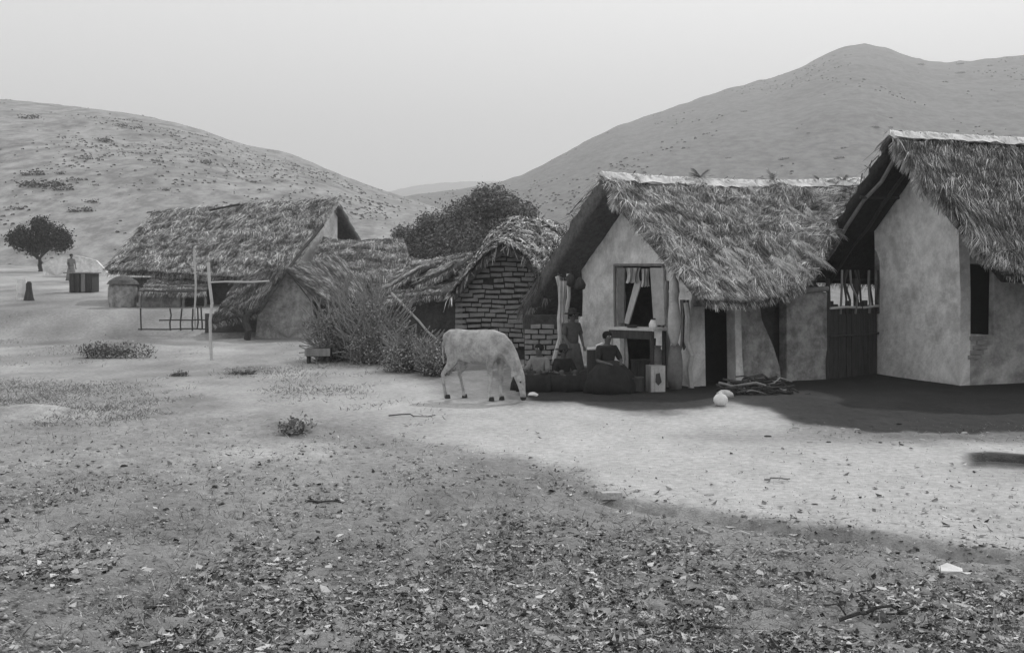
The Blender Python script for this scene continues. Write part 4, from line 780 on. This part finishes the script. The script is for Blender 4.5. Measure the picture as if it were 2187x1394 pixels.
# ================================================================== PEOPLE
def person(loc, rz, pose, label, cloth, skirt=True, hat=False, scale=1, sleeves=None):
    t = thing('person', loc, label, 'person'); t.rotation_euler[2] = rz; t.scale = (scale,)*3; H = 0
    V = []; E = []; R = []
    def nd(p, r, par=None): V.append(p); R.append(r); (E.append((par, len(V)-1)) if par is not None else None); return len(V)-1
    if pose == 'stand': pel = .92
    else: pel = .42 if pose == 'sit' else .2
    a = nd((0, 0, pel), (.135, .105)); b = nd((0, .01, pel+.2), (.13, .095), a); c = nd((0, .015, pel+.40), (.15, .1), b); n0 = nd((0, 0, pel+.52), (.06, .06), c)
    n1 = nd((0, -.015, pel+.55), (.052, .055), n0); h1_ = nd((0, -.03, pel+.60), (.072, .085), n1); h2_ = nd((0, -.02, pel+.70), (.078, .092), h1_); nd((0, -.01, pel+.75), (.05, .06), h2_)
    hands = []
    for s in (-1, 1):
        sh_ = nd((.17*s, .01, pel+.44), .055, c); 
        if pose == 'stand': el = nd((.23*s, -.02, pel+.18), .04, sh_); wr_ = nd((.2*s, -.16, pel-.02), .028, el); f = (0, -.5, -.85)
        else: el = nd((.26*s, -.1, pel+.2), .04, sh_); wr_ = nd((.14*s, -.33, pel+.16), .028, el); f = (-.3*s, -.9, -.1)
        f = unit(f); pm = np.array(V[wr_])+f*.06; pi = nd(tuple(pm), (.032, .018), wr_); sd_ = unit(np.cross(f, [0, 0, 1.]))
        for q in range(4):
            o_ = sd_*(q-1.5)*.019; k1 = nd(tuple(pm+f*.04+o_), .009, pi); nd(tuple(pm+f*(.075-.008*abs(q-1.3))+o_-np.array([0, 0, .015])), .007, k1)
        nd(tuple(pm-sd_*.045*s+f*.01), .01, pi)
    feet = []
    for s in (-1, 1):
        if pose == 'stand': hp = nd((.09*s, 0, pel-.08), .09, a); kn = nd((.1*s, -.02, .48), .058, hp); an = nd((.1*s, .02, .09), .036, kn)
        elif pose == 'sit': hp = nd((.1*s, -.06, pel-.01), .09, a); kn = nd((.14*s, -.42, pel+.04), .058, hp); an = nd((.12*s, -.40, .09), .036, kn)
        else: hp = nd((.11*s, -.05, pel), .09, a); kn = nd((.17*s, -.38, .46), .058, hp); an = nd((.13*s, -.26, .08), .036, kn)
        fo = nd((V[an][0], V[an][1]-.06, .035), (.035, .025), an); nd((V[an][0]*1.05, V[an][1]-.17, .025), (.035, .018), fo)
    body = organic('body', V, E, R, M_skin, t, 2)
    # features on the head
    hc = np.array([0, -.02, pel+.66])
    nose = MB().add([hc+[-.012, -.085, -.01], hc+[.012, -.085, -.01], hc+[0, -.082, .03], hc+[0, -.108, -.008]], [[0, 1, 3], [1, 2, 3], [2, 0, 3], [0, 2, 1]]); nose.obj('nose', M_skin, t, local=True)
    for s in (-1, 1):
        MB().lathe(hc+[.032*s, -.083, .022], [(.004, -.008), (.01, 0), (.004, .008)], 8).obj('eye', M_white, t, local=True); MB().lathe(hc+[.083*s, .01, -.005], [(.006, -.028), (.014, 0), (.008, .028)], 8).obj('ear', M_skin, t, local=True)
    MB().box(hc+[0, -.086, -.038], [.022, 0, 0], [0, .004, 0], [0, 0, .004]).obj('mouth', M_hair, t, local=True)
    hv = MB(); hv.lathe(hc+[0, .018, .0], [(.088, -.02), (.098, .03), (.093, .07), (.07, .105), (.03, .122), (.005, .125)], 16, .03); hv.obj('hair', M_hair, t, True, local=True)
    # shirt: slightly larger torso and sleeves
    V2 = [V[1], V[2], (0, .0, pel+.47)]; 
    SV = [(0, 0, pel-.05), (0, .01, pel+.2), (0, .012, pel+.40), (0, 0, pel+.49)]; SR = [(.165, .135), (.155, .12), (.175, .125), (.085, .085)]; SE = [(0, 1), (1, 2), (2, 3)]
    for s in (-1, 1):
        k = len(SV); SV += [(.175*s, .01, pel+.44), ((.23 if pose == 'stand' else .255)*s, -.02 if pose == 'stand' else -.095, pel+.2)]; SR += [.075, .06]; SE += [(2, k), (k, k+1)]
    organic('shirt', SV, SE, SR, sleeves or cloth, t, 2)
    if skirt:
        if pose == 'stand': pr = [(.30, .1), (.27, .35), (.22, .7), (.17, .95)]; off = [0, 0, 0]
        else: pr = [(.50, .0), (.49, .15), (.43, .36), (.26, pel+.14), (.16, pel+.2)]; off = [0, -.16, 0]
        m2 = MB(); m2.lathe(off, pr, 36, .0); m2.V = [[off[0]+(x-off[0])*(1+.10*math.sin(9*math.atan2(y-off[1], x-off[0])+z*2)*(1.1-z)), off[1]+(y-off[1])*(1+.10*math.sin(9*math.atan2(y-off[1], x-off[0])+z*2)*(1.1-z)), z] for x, y, z in m2.V]
        m2.obj('skirt', cloth, t, True, local=True)
    if hat:
        MB().lathe(hc+[0, .01, .05], [(.2, -.015), (.19, .005), (.1, .02), (.095, .09), (.06, .12), (.01, .125)], 20, .02).obj('hat', M_cloth_d if hat == 1 else M_cloth_m, t, True, local=True)
    return t
q = gpt(1222, 822); person(q, .5, 'stand', 'standing person in a wide dark hat beside the brick wall stub', M_cloth_k, True, 1, .93)
q = gpt(1298, 838); q = q+np.array([0, .15, 0])
st = thing('stool', q+[0, .02, 0], 'low wooden stool under the person in black beneath the gable window', 'stool'); MB().lathe(q, [(.15, .33), (.16, .36), (.15, .385)], 14).obj('seat', M_wood_d, st)
for k in range(3): a = 2.1*k; MB().tube([q+[.14*math.cos(a), .14*math.sin(a), 0], q+[.09*math.cos(a), .09*math.sin(a), .34]], .018, 6).obj('leg', M_wood_d, st)
person(q, .35, 'sit', 'bareheaded person in a wide black dress seated on a stool beneath the gable window', M_cloth_d, True, 0, 1.0)
q = gpt(1152, 832); person(q, -.5, 'crouch', 'bareheaded person crouching nearest the grazing animal', M_cloth_d, True, 0, .95, M_cloth_m)
q = gpt(1203, 832); person(q, .3, 'crouch', 'person in a dark brimmed hat crouching left of the person in the black dress', M_cloth_d, True, 1, .9)
q = gpt(152, 603); person(q, .8, 'stand', 'dark-clothed person standing by the stall on the far left track', M_cloth_m, True, 0, 1.05)
q = gpt(1262, 835); t = thing('cloth_heap', q, 'heap of dark cloth bundles between the seated people', 'cloth')
for k, (dx, dy, r) in enumerate([(-.15, .1, .28), (.12, -.05, .24), (.3, .2, .3), (0, .3, .34)]): MB().lathe(q+[dx, dy, -.02], [(r, 0), (r*1.08, r*.4), (r*.85, r*.9), (r*.4, r*1.25), (.02, r*1.33)], 14, .09).obj('bundle', M_cloth_d, t, True)
q = at(1272, 744, 22.6); t = thing('white_cloth', q, 'small folded white cloth on the heap beside the seated person in black', 'cloth')
b_ = MB().box(q, [.17, .02, 0], [0, .1, 0], [0, 0, .02]); b_.box(q+[.08, 0, .06], [.07, 0, .03], [0, .08, 0], [-.01, 0, .03]); b_.obj('fold', M_white, t)
q2 = gpt(1272, 838); tt_ = thing('upright_box', [q[0], q[1], 0], 'dark upright box supporting the folded white cloth', 'box'); MB().box([q[0], q[1], (q[2]-.02)/2], [.17, 0, 0], [0, .13, 0], [0, 0, (q[2]-.022)/2]).obj('side_boards', M_wood_d, tt_)
q = gpt(1138, 846); t = thing('stone', q, 'white stone lying below the grazing animal’s muzzle', 'stone'); MB().lathe(q, [(.08, 0), (.1, .03), (.06, .07), (.01, .08)], 9, .2).obj('rock', M_white, t)

# ================================================================== GRAZING COW
q = gpt(1022, 853); cow = thing('calf', q, 'thin pale dun calf grazing with its head down in front of the brick hut', 'calf')
def elltube(mb, st, n=20):
    """closed tube of elliptical rings; stations (x, y, z, half width across, half depth)"""
    P = [np.array(q[:3], float) for q in st]; k = len(mb.V)
    for i, p in enumerate(P):
        d = unit(P[min(i+1, len(P)-1)]-P[max(i-1, 0)]); b_ = unit(np.cross(d, [0, 1., 0])); a_ = np.cross(b_, d)
        for j in range(n):
            t = 2*math.pi*j/n; c_, s_ = math.cos(t), math.sin(t); mb.V.append((p+a_*c_*st[i][3]+b_*s_*st[i][4]).tolist())
    for i in range(len(P)-1):
        for j in range(n): mb.F.append([k+i*n+j, k+i*n+(j+1) % n, k+(i+1)*n+(j+1) % n, k+(i+1)*n+j])
    mb.F.append([k+j for j in range(n)][::-1]); mb.F.append([k+(len(P)-1)*n+j for j in range(n)])
cb = MB()
elltube(cb, [(-.79, 0, 1.05, .03, .04), (-.76, 0, 1.06, .10, .12), (-.66, 0, 1.07, .17, .19), (-.52, 0, 1.03, .21, .25), (-.30, 0, .97, .225, .29), (-.05, 0, .945, .245, .315), (.18, 0, .95, .235, .315), (.36, 0, .98, .19, .29), (.50, 0, .97, .135, .245), (.62, 0, .90, .10, .19),
    (.73, 0, .77, .085, .155), (.81, 0, .63, .08, .125), (.865, 0, .52, .09, .115), (.91, 0, .42, .088, .105), (.945, 0, .30, .066, .08), (.965, 0, .19, .055, .062), (.98, 0, .10, .058, .056), (.985, 0, .055, .045, .04), (.985, 0, .035, .02, .02)])
for s_, dx in ((1, .05), (-1, -.06)):
    y_ = .125*s_; elltube(cb, [(.40+dx*.2, y_*.8, .98, .06, .12), (.40+dx*.5, y_, .82, .075, .115), (.38+dx, y_, .66, .065, .085), (.375+dx, y_, .55, .05, .058), (.395+dx, y_, .42, .043, .043), (.40+dx, y_, .37, .043, .044), (.385+dx, y_, .27, .029, .03), (.375+dx, y_, .14, .032, .034), (.39+dx, y_, .07, .04, .044), (.40+dx, y_, .01, .045, .052)], 14)
for s_, dx in ((1, .13), (-1, -.10)):
    y_ = .13*s_; elltube(cb, [(-.52, y_*.75, 1.05, .09, .15), (-.50+dx*.2, y_, .88, .10, .175), (-.46+dx*.5, y_, .72, .08, .13), (-.50+dx*.8, y_, .60, .055, .08), (-.60+dx, y_, .49, .038, .048), (-.64+dx, y_, .44, .036, .048), (-.62+dx*1.1, y_, .36, .031, .036), (-.59+dx*1.2, y_, .22, .03, .03), (-.57+dx*1.2, y_, .13, .034, .036), (-.55+dx*1.2, y_, .06, .04, .044), (-.54+dx*1.2, y_, .01, .045, .05)], 14)
for s_ in (-1, 1):
    cb.lathe((-.50, .13*s_, 1.13), [(.01, -.06), (.06, -.03), (.06, .03), (.02, .07)], 10); cb.lathe((.40, .06*s_, 1.12), [(.02, -.1), (.06, -.02), (.055, .05), (.02, .11)], 10)
    for q in range(5): cb.tube([(-.28+.1*q, .19*s_, 1.13), (-.26+.1*q, .236*s_, .98), (-.25+.1*q, .225*s_, .80)], [.012, .02, .012], 6)
co = cb.obj('body', M_hide, cow, local=True)
rm = co.modifiers.new('remesh', 'REMESH'); rm.mode = 'VOXEL'; rm.voxel_size = .014; rm.use_smooth_shade = True; sm = co.modifiers.new('smooth', 'SMOOTH'); sm.iterations = 5; sm.factor = .5
dg = bpy.context.evaluated_depsgraph_get(); dg.update(); nm = bpy.data.meshes.new_from_object(co.evaluated_get(dg)); co.modifiers.clear(); co.data = nm; print('cow verts', len(nm.vertices))
for s in (-1, 1):
    MB().add([(.86, .07*s, .56), (.91, .08*s, .49), (.86, .27*s, .45), (.81, .19*s, .54), (.87, .075*s, .53), (.84, .23*s, .475)], [[0, 1, 4], [0, 3, 5, 4], [3, 2, 5], [4, 5, 2, 1], [0, 1, 2, 3]]).obj('ear', M_hide, cow, local=True)
    MB().lathe((.955, .07*s, .355), [(.006, -.015), (.018, 0), (.006, .015)], 8).obj('eye', M_hair, cow, local=True)
    MB().tube([(.86, .04*s, .53), (.84, .07*s, .58), (.83, .075*s, .63)], [.018, .013, .005], 6).obj('horn', M_wood_l, cow, local=True)
MB().lathe((.983, 0, .028), [(.035, 0), (.056, .02), (.06, .06)], 12).obj('muzzle', M_hoof, cow, local=True)
for (x_, y_) in ((.42, .13), (.33, -.13), (-.42, .14), (-.65, -.14)): MB().lathe((x_+.03, y_, 0), [(.056, 0), (.05, .05), (.04, .07)], 10).obj('hoof', M_hoof, cow, local=True)
MB().tube([(-.74, 0, 1.12), (-.80, 0, 1.02), (-.82, .01, .8), (-.80, .02, .6)], [.032, .024, .017, .012], 7).obj('tail', M_hide, cow, local=True)
tl = MB().tube([(-.80, .02, .62), (-.79, .02, .5), (-.80, .02, .40)], [.016, .034, .006], 7).obj('tail_tuft', M_hair, cow, local=True)
cow.rotation_euler[2] = math.radians(-28); cow.scale = (.95, .9, 1.02); cow.location[0] += -.0

# ================================================================== GROUND LITTER
def onground(x, y): return np.stack([x, y, gz(x, y)], -1)
def scatter(n, pyr, dens, seed, name, size, m, flat=.3, keepsand=.12):
    rs = np.random.default_rng(seed); px = rs.uniform(-800, 3000, n*3); py = pyr[0]+(pyr[1]-pyr[0])*rs.random(n*3)**dens
    Yw_ = F*ZC/(py-HOR); x = (px-1093.5)/F*Yw_; sv, a = soil(x, Yw_); k = rs.random(n*3) < (1-a)*np.clip(.55+2.4*fbm(x*1.1, Yw_*.8, 3, 77), .08, 1.5)+keepsand*a; k &= rs.random(n*3) < (.25+.75*sstep(930, 1170, py+60*fbm(x, Yw_, 2, 61)))*(1-.8*sstep(330, 150, px)*sstep(1220, 1290, py)); k &= ~((py < 905) & (px > 1120) & (rs.random(n*3) < .8))
    x, y = x[k][:n], Yw_[k][:n]; n = len(x); P = onground(x, y); P[:, 2] += .012
    N = unit(np.stack([rs.normal(0, flat, n), rs.normal(0, flat, n), np.ones(n)], -1)); h = rs.uniform(0, 6.28, n); D = unit(np.cross(N, np.stack([np.cos(h), np.sin(h), np.zeros(n)], -1))); S = np.cross(N, D)
    sz = (size[0]+(size[1]-size[0])*rs.random(n)**3)[:, None]; asp = rs.uniform(.25, .8, n)[:, None]; cu = rs.uniform(-.05, .25, n)[:, None]
    V = np.stack([P-D*sz*.5+N*sz*cu*.6, P+S*sz*asp*.5+D*sz*rs.uniform(-.2, .2, n)[:, None], P-S*sz*asp*.5, P+D*sz*.5+N*sz*cu], 1)
    V[:, :, 2] = np.maximum(V[:, :, 2], P[:, None, 2]-.01); i = np.arange(n)[:, None]*4
    tag(mesh(name, V.reshape(-1, 3), np.concatenate([i+[0, 2, 1], i+[1, 2, 3]], 1).reshape(-1, 3), m), name_label[name], name_cat[name], None, 'stuff')
name_label = {'leaf_litter': 'dry leaves and chips strewn over the foreground', 'fine_debris': 'fine dry debris spread over the rough ground', 'dark_debris': 'dark scraps of dead leaf over the rough ground', 'dry_grass': 'short dry grass stubble in the foreground'}
name_cat = {'leaf_litter': 'leaf litter', 'fine_debris': 'debris', 'dark_debris': 'debris', 'dry_grass': 'grass'}
M_dk = mat('dead dark leaf', .03, .07, 3, bump=0, island=1, ilo=.5, ihi=1.5)
scatter(30000, (905, 1440), .8, 1, 'leaf_litter', (.02, .11), M_litter)
scatter(100000, (890, 1440), .9, 2, 'fine_debris', (.012, .035), M_litter, .6)
scatter(12000, (900, 1440), .8, 3, 'dark_debris', (.02, .09), M_dk, .6, .03)
def crumbs(n, seed, lo, hi, m, lab):
    rs = np.random.default_rng(seed); px = rs.uniform(-800, 3000, n); py = 930+510*rs.random(n)**.75; y = F*ZC/(py-HOR); x = (px-1093.5)/F*y; sv, a = soil(x, y); k = rs.random(n) < (1-a)*np.clip(2.6*fbm(x*1.1, y*1.1, 3, 99)+.45, 0.05, 1)
    x, y = x[k], y[k]; n = len(x); P = onground(x, y); o = np.array([[1, 0, 0], [0, 1, 0], [-1, 0, 0], [0, -1, 0], [0, 0, 1], [0, 0, -.5]]); sz = (lo+(hi-lo)*rs.random(n)**3)[:, None, None]
    V = P[:, None]+o[None]*sz*rs.uniform(.5, 1.2, (n, 6, 1))*np.array([1, 1, .6]); fc = np.array([[0, 1, 4], [1, 2, 4], [2, 3, 4], [3, 0, 4], [1, 0, 5], [2, 1, 5], [3, 2, 5], [0, 3, 5]])
    tag(mesh('crumbs', V.reshape(-1, 3), (np.arange(n)[:, None, None]*6+fc).reshape(-1, 3), m), lab, 'gravel', None, 'stuff')
M_crumb = mat('earth crumbs', .2, .34, 6, bump=.3, island=1.5, ilo=.6, ihi=1.7)
crumbs(60000, 8, .006, .04, M_crumb, 'small crumbs of earth and gravel over the rough foreground')
rs = np.random.default_rng(5); n = 26000; px = rs.uniform(-200, 2400, n); py = 900+520*rs.random(n)**.8; y = F*ZC/(py-HOR); x = (px-1093.5)/F*y; sv, a = soil(x, y)
k = (rs.random(n) < (1-a)*np.clip(3*fbm(x*.8, y*.8, 3, 88)+.45, 0, 1)); x, y = x[k], y[k]; n = len(x); P = onground(x, y)
D = unit(np.stack([rs.normal(0, .8, n), rs.normal(0, .8, n), rs.uniform(.25, 1, n)], -1)); V, Fc = blades(P, D, unit(np.cross(D, rs.standard_normal((n, 3)))), rs.uniform(.03, .13, n), rs.uniform(.003, .007, n), .05, .1)
tag(mesh('dry_grass', V, Fc, M_litter), name_label['dry_grass'], 'grass', None, 'stuff')

rs = np.random.default_rng(15); n = 160000; px = rs.uniform(-900, 1250, n); py = 715+200*rs.random(n); y = F*ZC/(py-HOR); x = (px-1093.5)/F*y; sv, a = soil(x, y)
k = (rs.random(n) < np.clip(3.2*(fbm(x*.45, y*.22, 4, 35+100)+.3*fbm(x*2, y*2, 2, 7))-.05, 0, 1)) & (rs.random(n) < sstep(980, 720, px)); x, y = x[k], y[k]; n = len(x); P = onground(x, y)
D = unit(np.stack([rs.normal(0, .7, n), rs.normal(0, .7, n), rs.uniform(.25, 1, n)], -1)); V, Fc = blades(P, D, unit(np.cross(D, rs.standard_normal((n, 3)))), rs.uniform(.03, .11, n), rs.uniform(.005, .011, n), .05, .1)
tag(mesh('dry_grass', V, Fc, M_litter), 'low dry tufts over the open middle ground at left', 'grass', None, 'stuff')

def rock_mesh(name, seed, m, flat=.55):
    bm = bmesh.new(); bmesh.ops.create_icosphere(bm, subdivisions=2, radius=1); rs = np.random.default_rng(seed); q = rs.uniform(0, 9)
    for v_ in bm.verts: 
        d = 1+.75*float(fbm(np.array(v_.co.x*1.3+q), np.array(v_.co.y*1.3+v_.co.z*1.1), 3, seed)); v_.co *= d; v_.co.z = max(v_.co.z*flat, -.12)
    me = bpy.data.meshes.new(name); bm.to_mesh(me); bm.free(); me.materials.append(m); return me
RK = [rock_mesh('stone', s, M_stone) for s in range(4)]; CL = [rock_mesh('clod', 10+s, M_clod, .5) for s in range(4)]
def rocks(lst, meshes, nm, label, cat, group):
    labs = placed(label, lst)
    for k, (px, py, w_) in enumerate(lst):
        p = gpt(px, py); o = bpy.data.objects.new(nm, meshes[k % len(meshes)]); link(o); s_ = w_*.5*p[1]/F; o.scale = (s_, s_*.8, s_*random.uniform(.6, 1)); o.rotation_euler[2] = random.uniform(-.5, .5)
        o.location = p.tolist(); tag(o, labs[k], cat, group)
rr_ = random.Random(4)
light = [(60, 1180, 26), (85, 1195, 20), (125, 1185, 22), (90, 1205, 18), (205, 1105, 12), (360, 1090, 22), (355, 1112, 10), (435, 1235, 18), (565, 1272, 20), (215, 1262, 24), (255, 1275, 20), (590, 1225, 12), (1105, 1328, 14), (1125, 1085, 10), (1240, 1030, 8), (1325, 1110, 12), (1375, 1325, 16), (1150, 1355, 34), (1180, 1235, 12), (1655, 1200, 14), (1960, 1190, 12), (330, 1100, 10), (1000, 1320, 14), (745, 1022, 12), (480, 1205, 10), (1520, 1160, 10), (640, 1260, 14), (860, 1190, 9), (1840, 1290, 15), (1700, 1310, 12)]
rocks(light, RK, 'stone', 'pale stone in the foreground litter', 'stone', 'pale stones in the foreground litter')
dark = [(290, 1178, 24), (310, 1172, 18), (325, 1300, 26), (345, 1292, 22), (565, 1240, 28), (585, 1235, 18), (610, 1218, 12), (550, 1168, 16), (570, 1172, 12), (740, 1280, 16), (745, 1248, 12), (770, 1250, 16), (858, 1284, 34), (1090, 1270, 22), (1245, 1240, 16), (1405, 1253, 24), (1425, 1268, 16), (1325, 1325, 18), (1285, 1372, 16), (1285, 1355, 12), (1525, 1177, 22), (1755, 1206, 22), (1545, 1262, 22), (210, 968, 20), (100, 985, 14), (265, 996, 16), (640, 910, 18), (345, 1010, 10), (415, 992, 10), (1600, 1168, 14), (2010, 1233, 20), (945, 1300, 12), (590, 1095, 12), (1300, 1158, 14), (1240, 1120, 10), (120, 1080, 10), (690, 1290, 10)]
rocks(dark, CL, 'clod', 'dark clod in the rough foreground', 'clod', 'dark clods in the foreground')
sandr = [(1515, 1058, 22), (1740, 968, 8), (1330, 898, 7), (1730, 945, 14), (1770, 945, 12), (1880, 945, 10), (2060, 925, 14), (1970, 940, 14), (1830, 918, 14), (1800, 915, 12), (1860, 912, 12), (1920, 905, 12), (2110, 925, 10), (2045, 1100, 8), (1190, 905, 6), (1700, 915, 18), (1640, 932, 16), (1150, 925, 5), (1960, 1005, 6), (1500, 1000, 5), (390, 900, 10), (100, 905, 30)]
rocks(sandr, RK+CL[:2], 'pebble', 'small stone on the pale bare ground', 'stone', 'small stones on the pale bare ground')
def stick(px, py, L_, a, r, label, m=M_wood_d, fork=False):
    p = gpt(px, py)+np.array([0, 0, r+.01]); d = np.array([math.cos(a), math.sin(a), 0])*L_/2; t = thing('branch' if fork else 'stick', p, label, 'branch' if fork else 'stick')
    pole('stem', bent(p-d, p+d, 5, L_*.03, int(px)), np.linspace(r, r*.6, 6), m, t, 6)
    if fork:
        pole('twig', bent(p, p+np.array([.1, .25, .14]), 4, .02, 2), np.linspace(r*.7, r*.3, 5), m, t, 6); pole('twig', bent(p+d*.5, p+d*.6+np.array([.12, -.1, .08]), 4, .02, 3), np.linspace(r*.6, r*.3, 5), m, t, 6); pole('twig', bent(p-d*.4, p-d+np.array([-.05, .2, .04]), 4, .02, 6), np.linspace(r*.6, r*.3, 5), m, t, 6)
stick(1860, 1325, .5, .35, .014, 'forked dark dead branch lying at the lower right', fork=True)
stick(690, 1078, .36, -.12, .014, 'short dark stick on the grey ground at left centre')
stick(1660, 1027, .3, .15, .012, 'small curved grey stick lying on the pale path', M_wood)
stick(1545, 1140, .5, -.5, .012, 'pale straight stick below the path edge', M_wood_l)
stick(1680, 1182, .33, .35, .014, 'pale short stick among the litter right of centre', M_wood_l)
stick(1455, 1345, .55, -.2, .014, 'dark bent stick low in the foreground')
stick(880, 890, .75, .1, .012, 'thin grey stick on the pale ground left of the path')
p = gpt(1305, 1070); t = thing('brick_fragment', p, 'pale broken brick lying at the edge of the path', 'brick'); MB().box(p+[0, 0, .03], [.1, .01, 0], [-.01, .05, 0], [0, .0, .035]).obj('block', M_stone, t)
p = gpt(2030, 1225); t = thing('white_shard', p, 'bright white flat shard at the lower right near the path edge', 'shard'); MB().add([p+np.array(q) for q in [(-.09, -.03, .01), (.08, -.04, .01), (.1, .02, .02), (0, .07, .05), (-.08, .04, .03), (-.09, -.03, .03), (.08, -.04, .03), (.1, .02, .04), (0, .07, .07), (-.08, .04, .05)]], [[4, 3, 2, 1, 0], [5, 6, 7, 8, 9]]+[[k, (k+1) % 5, 5+(k+1) % 5, 5+k] for k in range(5)]).obj('plate', M_white, t)

# ================================================================== AIR
if HAZE:
    m = bpy.data.materials.new('pale haze'); m.use_nodes = True; n = m.node_tree; n.nodes.remove(n.nodes['Principled BSDF']); pv = n.nodes.new('ShaderNodeVolumePrincipled')
    pv.inputs['Color'].default_value = (1, 1, 1, 1); pv.inputs['Density'].default_value = HAZE; pv.inputs['Anisotropy'].default_value = .15
    n.links.new(pv.outputs[0], n.nodes['Material Output'].inputs['Volume'])
    b_ = MB().hexa([(-3400, -500, -8), (4200, -500, -8), (4200, 2450, -8), (-3400, 2450, -8)], [(-3400, -500, 360), (4200, -500, 360), (4200, 2450, 360), (-3400, 2450, 360)])
    o = b_.obj('haze', m, local=True); tag(o, 'thin pale haze over the valley', 'haze', None, 'stuff')
print('tris', sum(len(o.data.polygons)*2 for o in bpy.data.objects if o.type == 'MESH'))
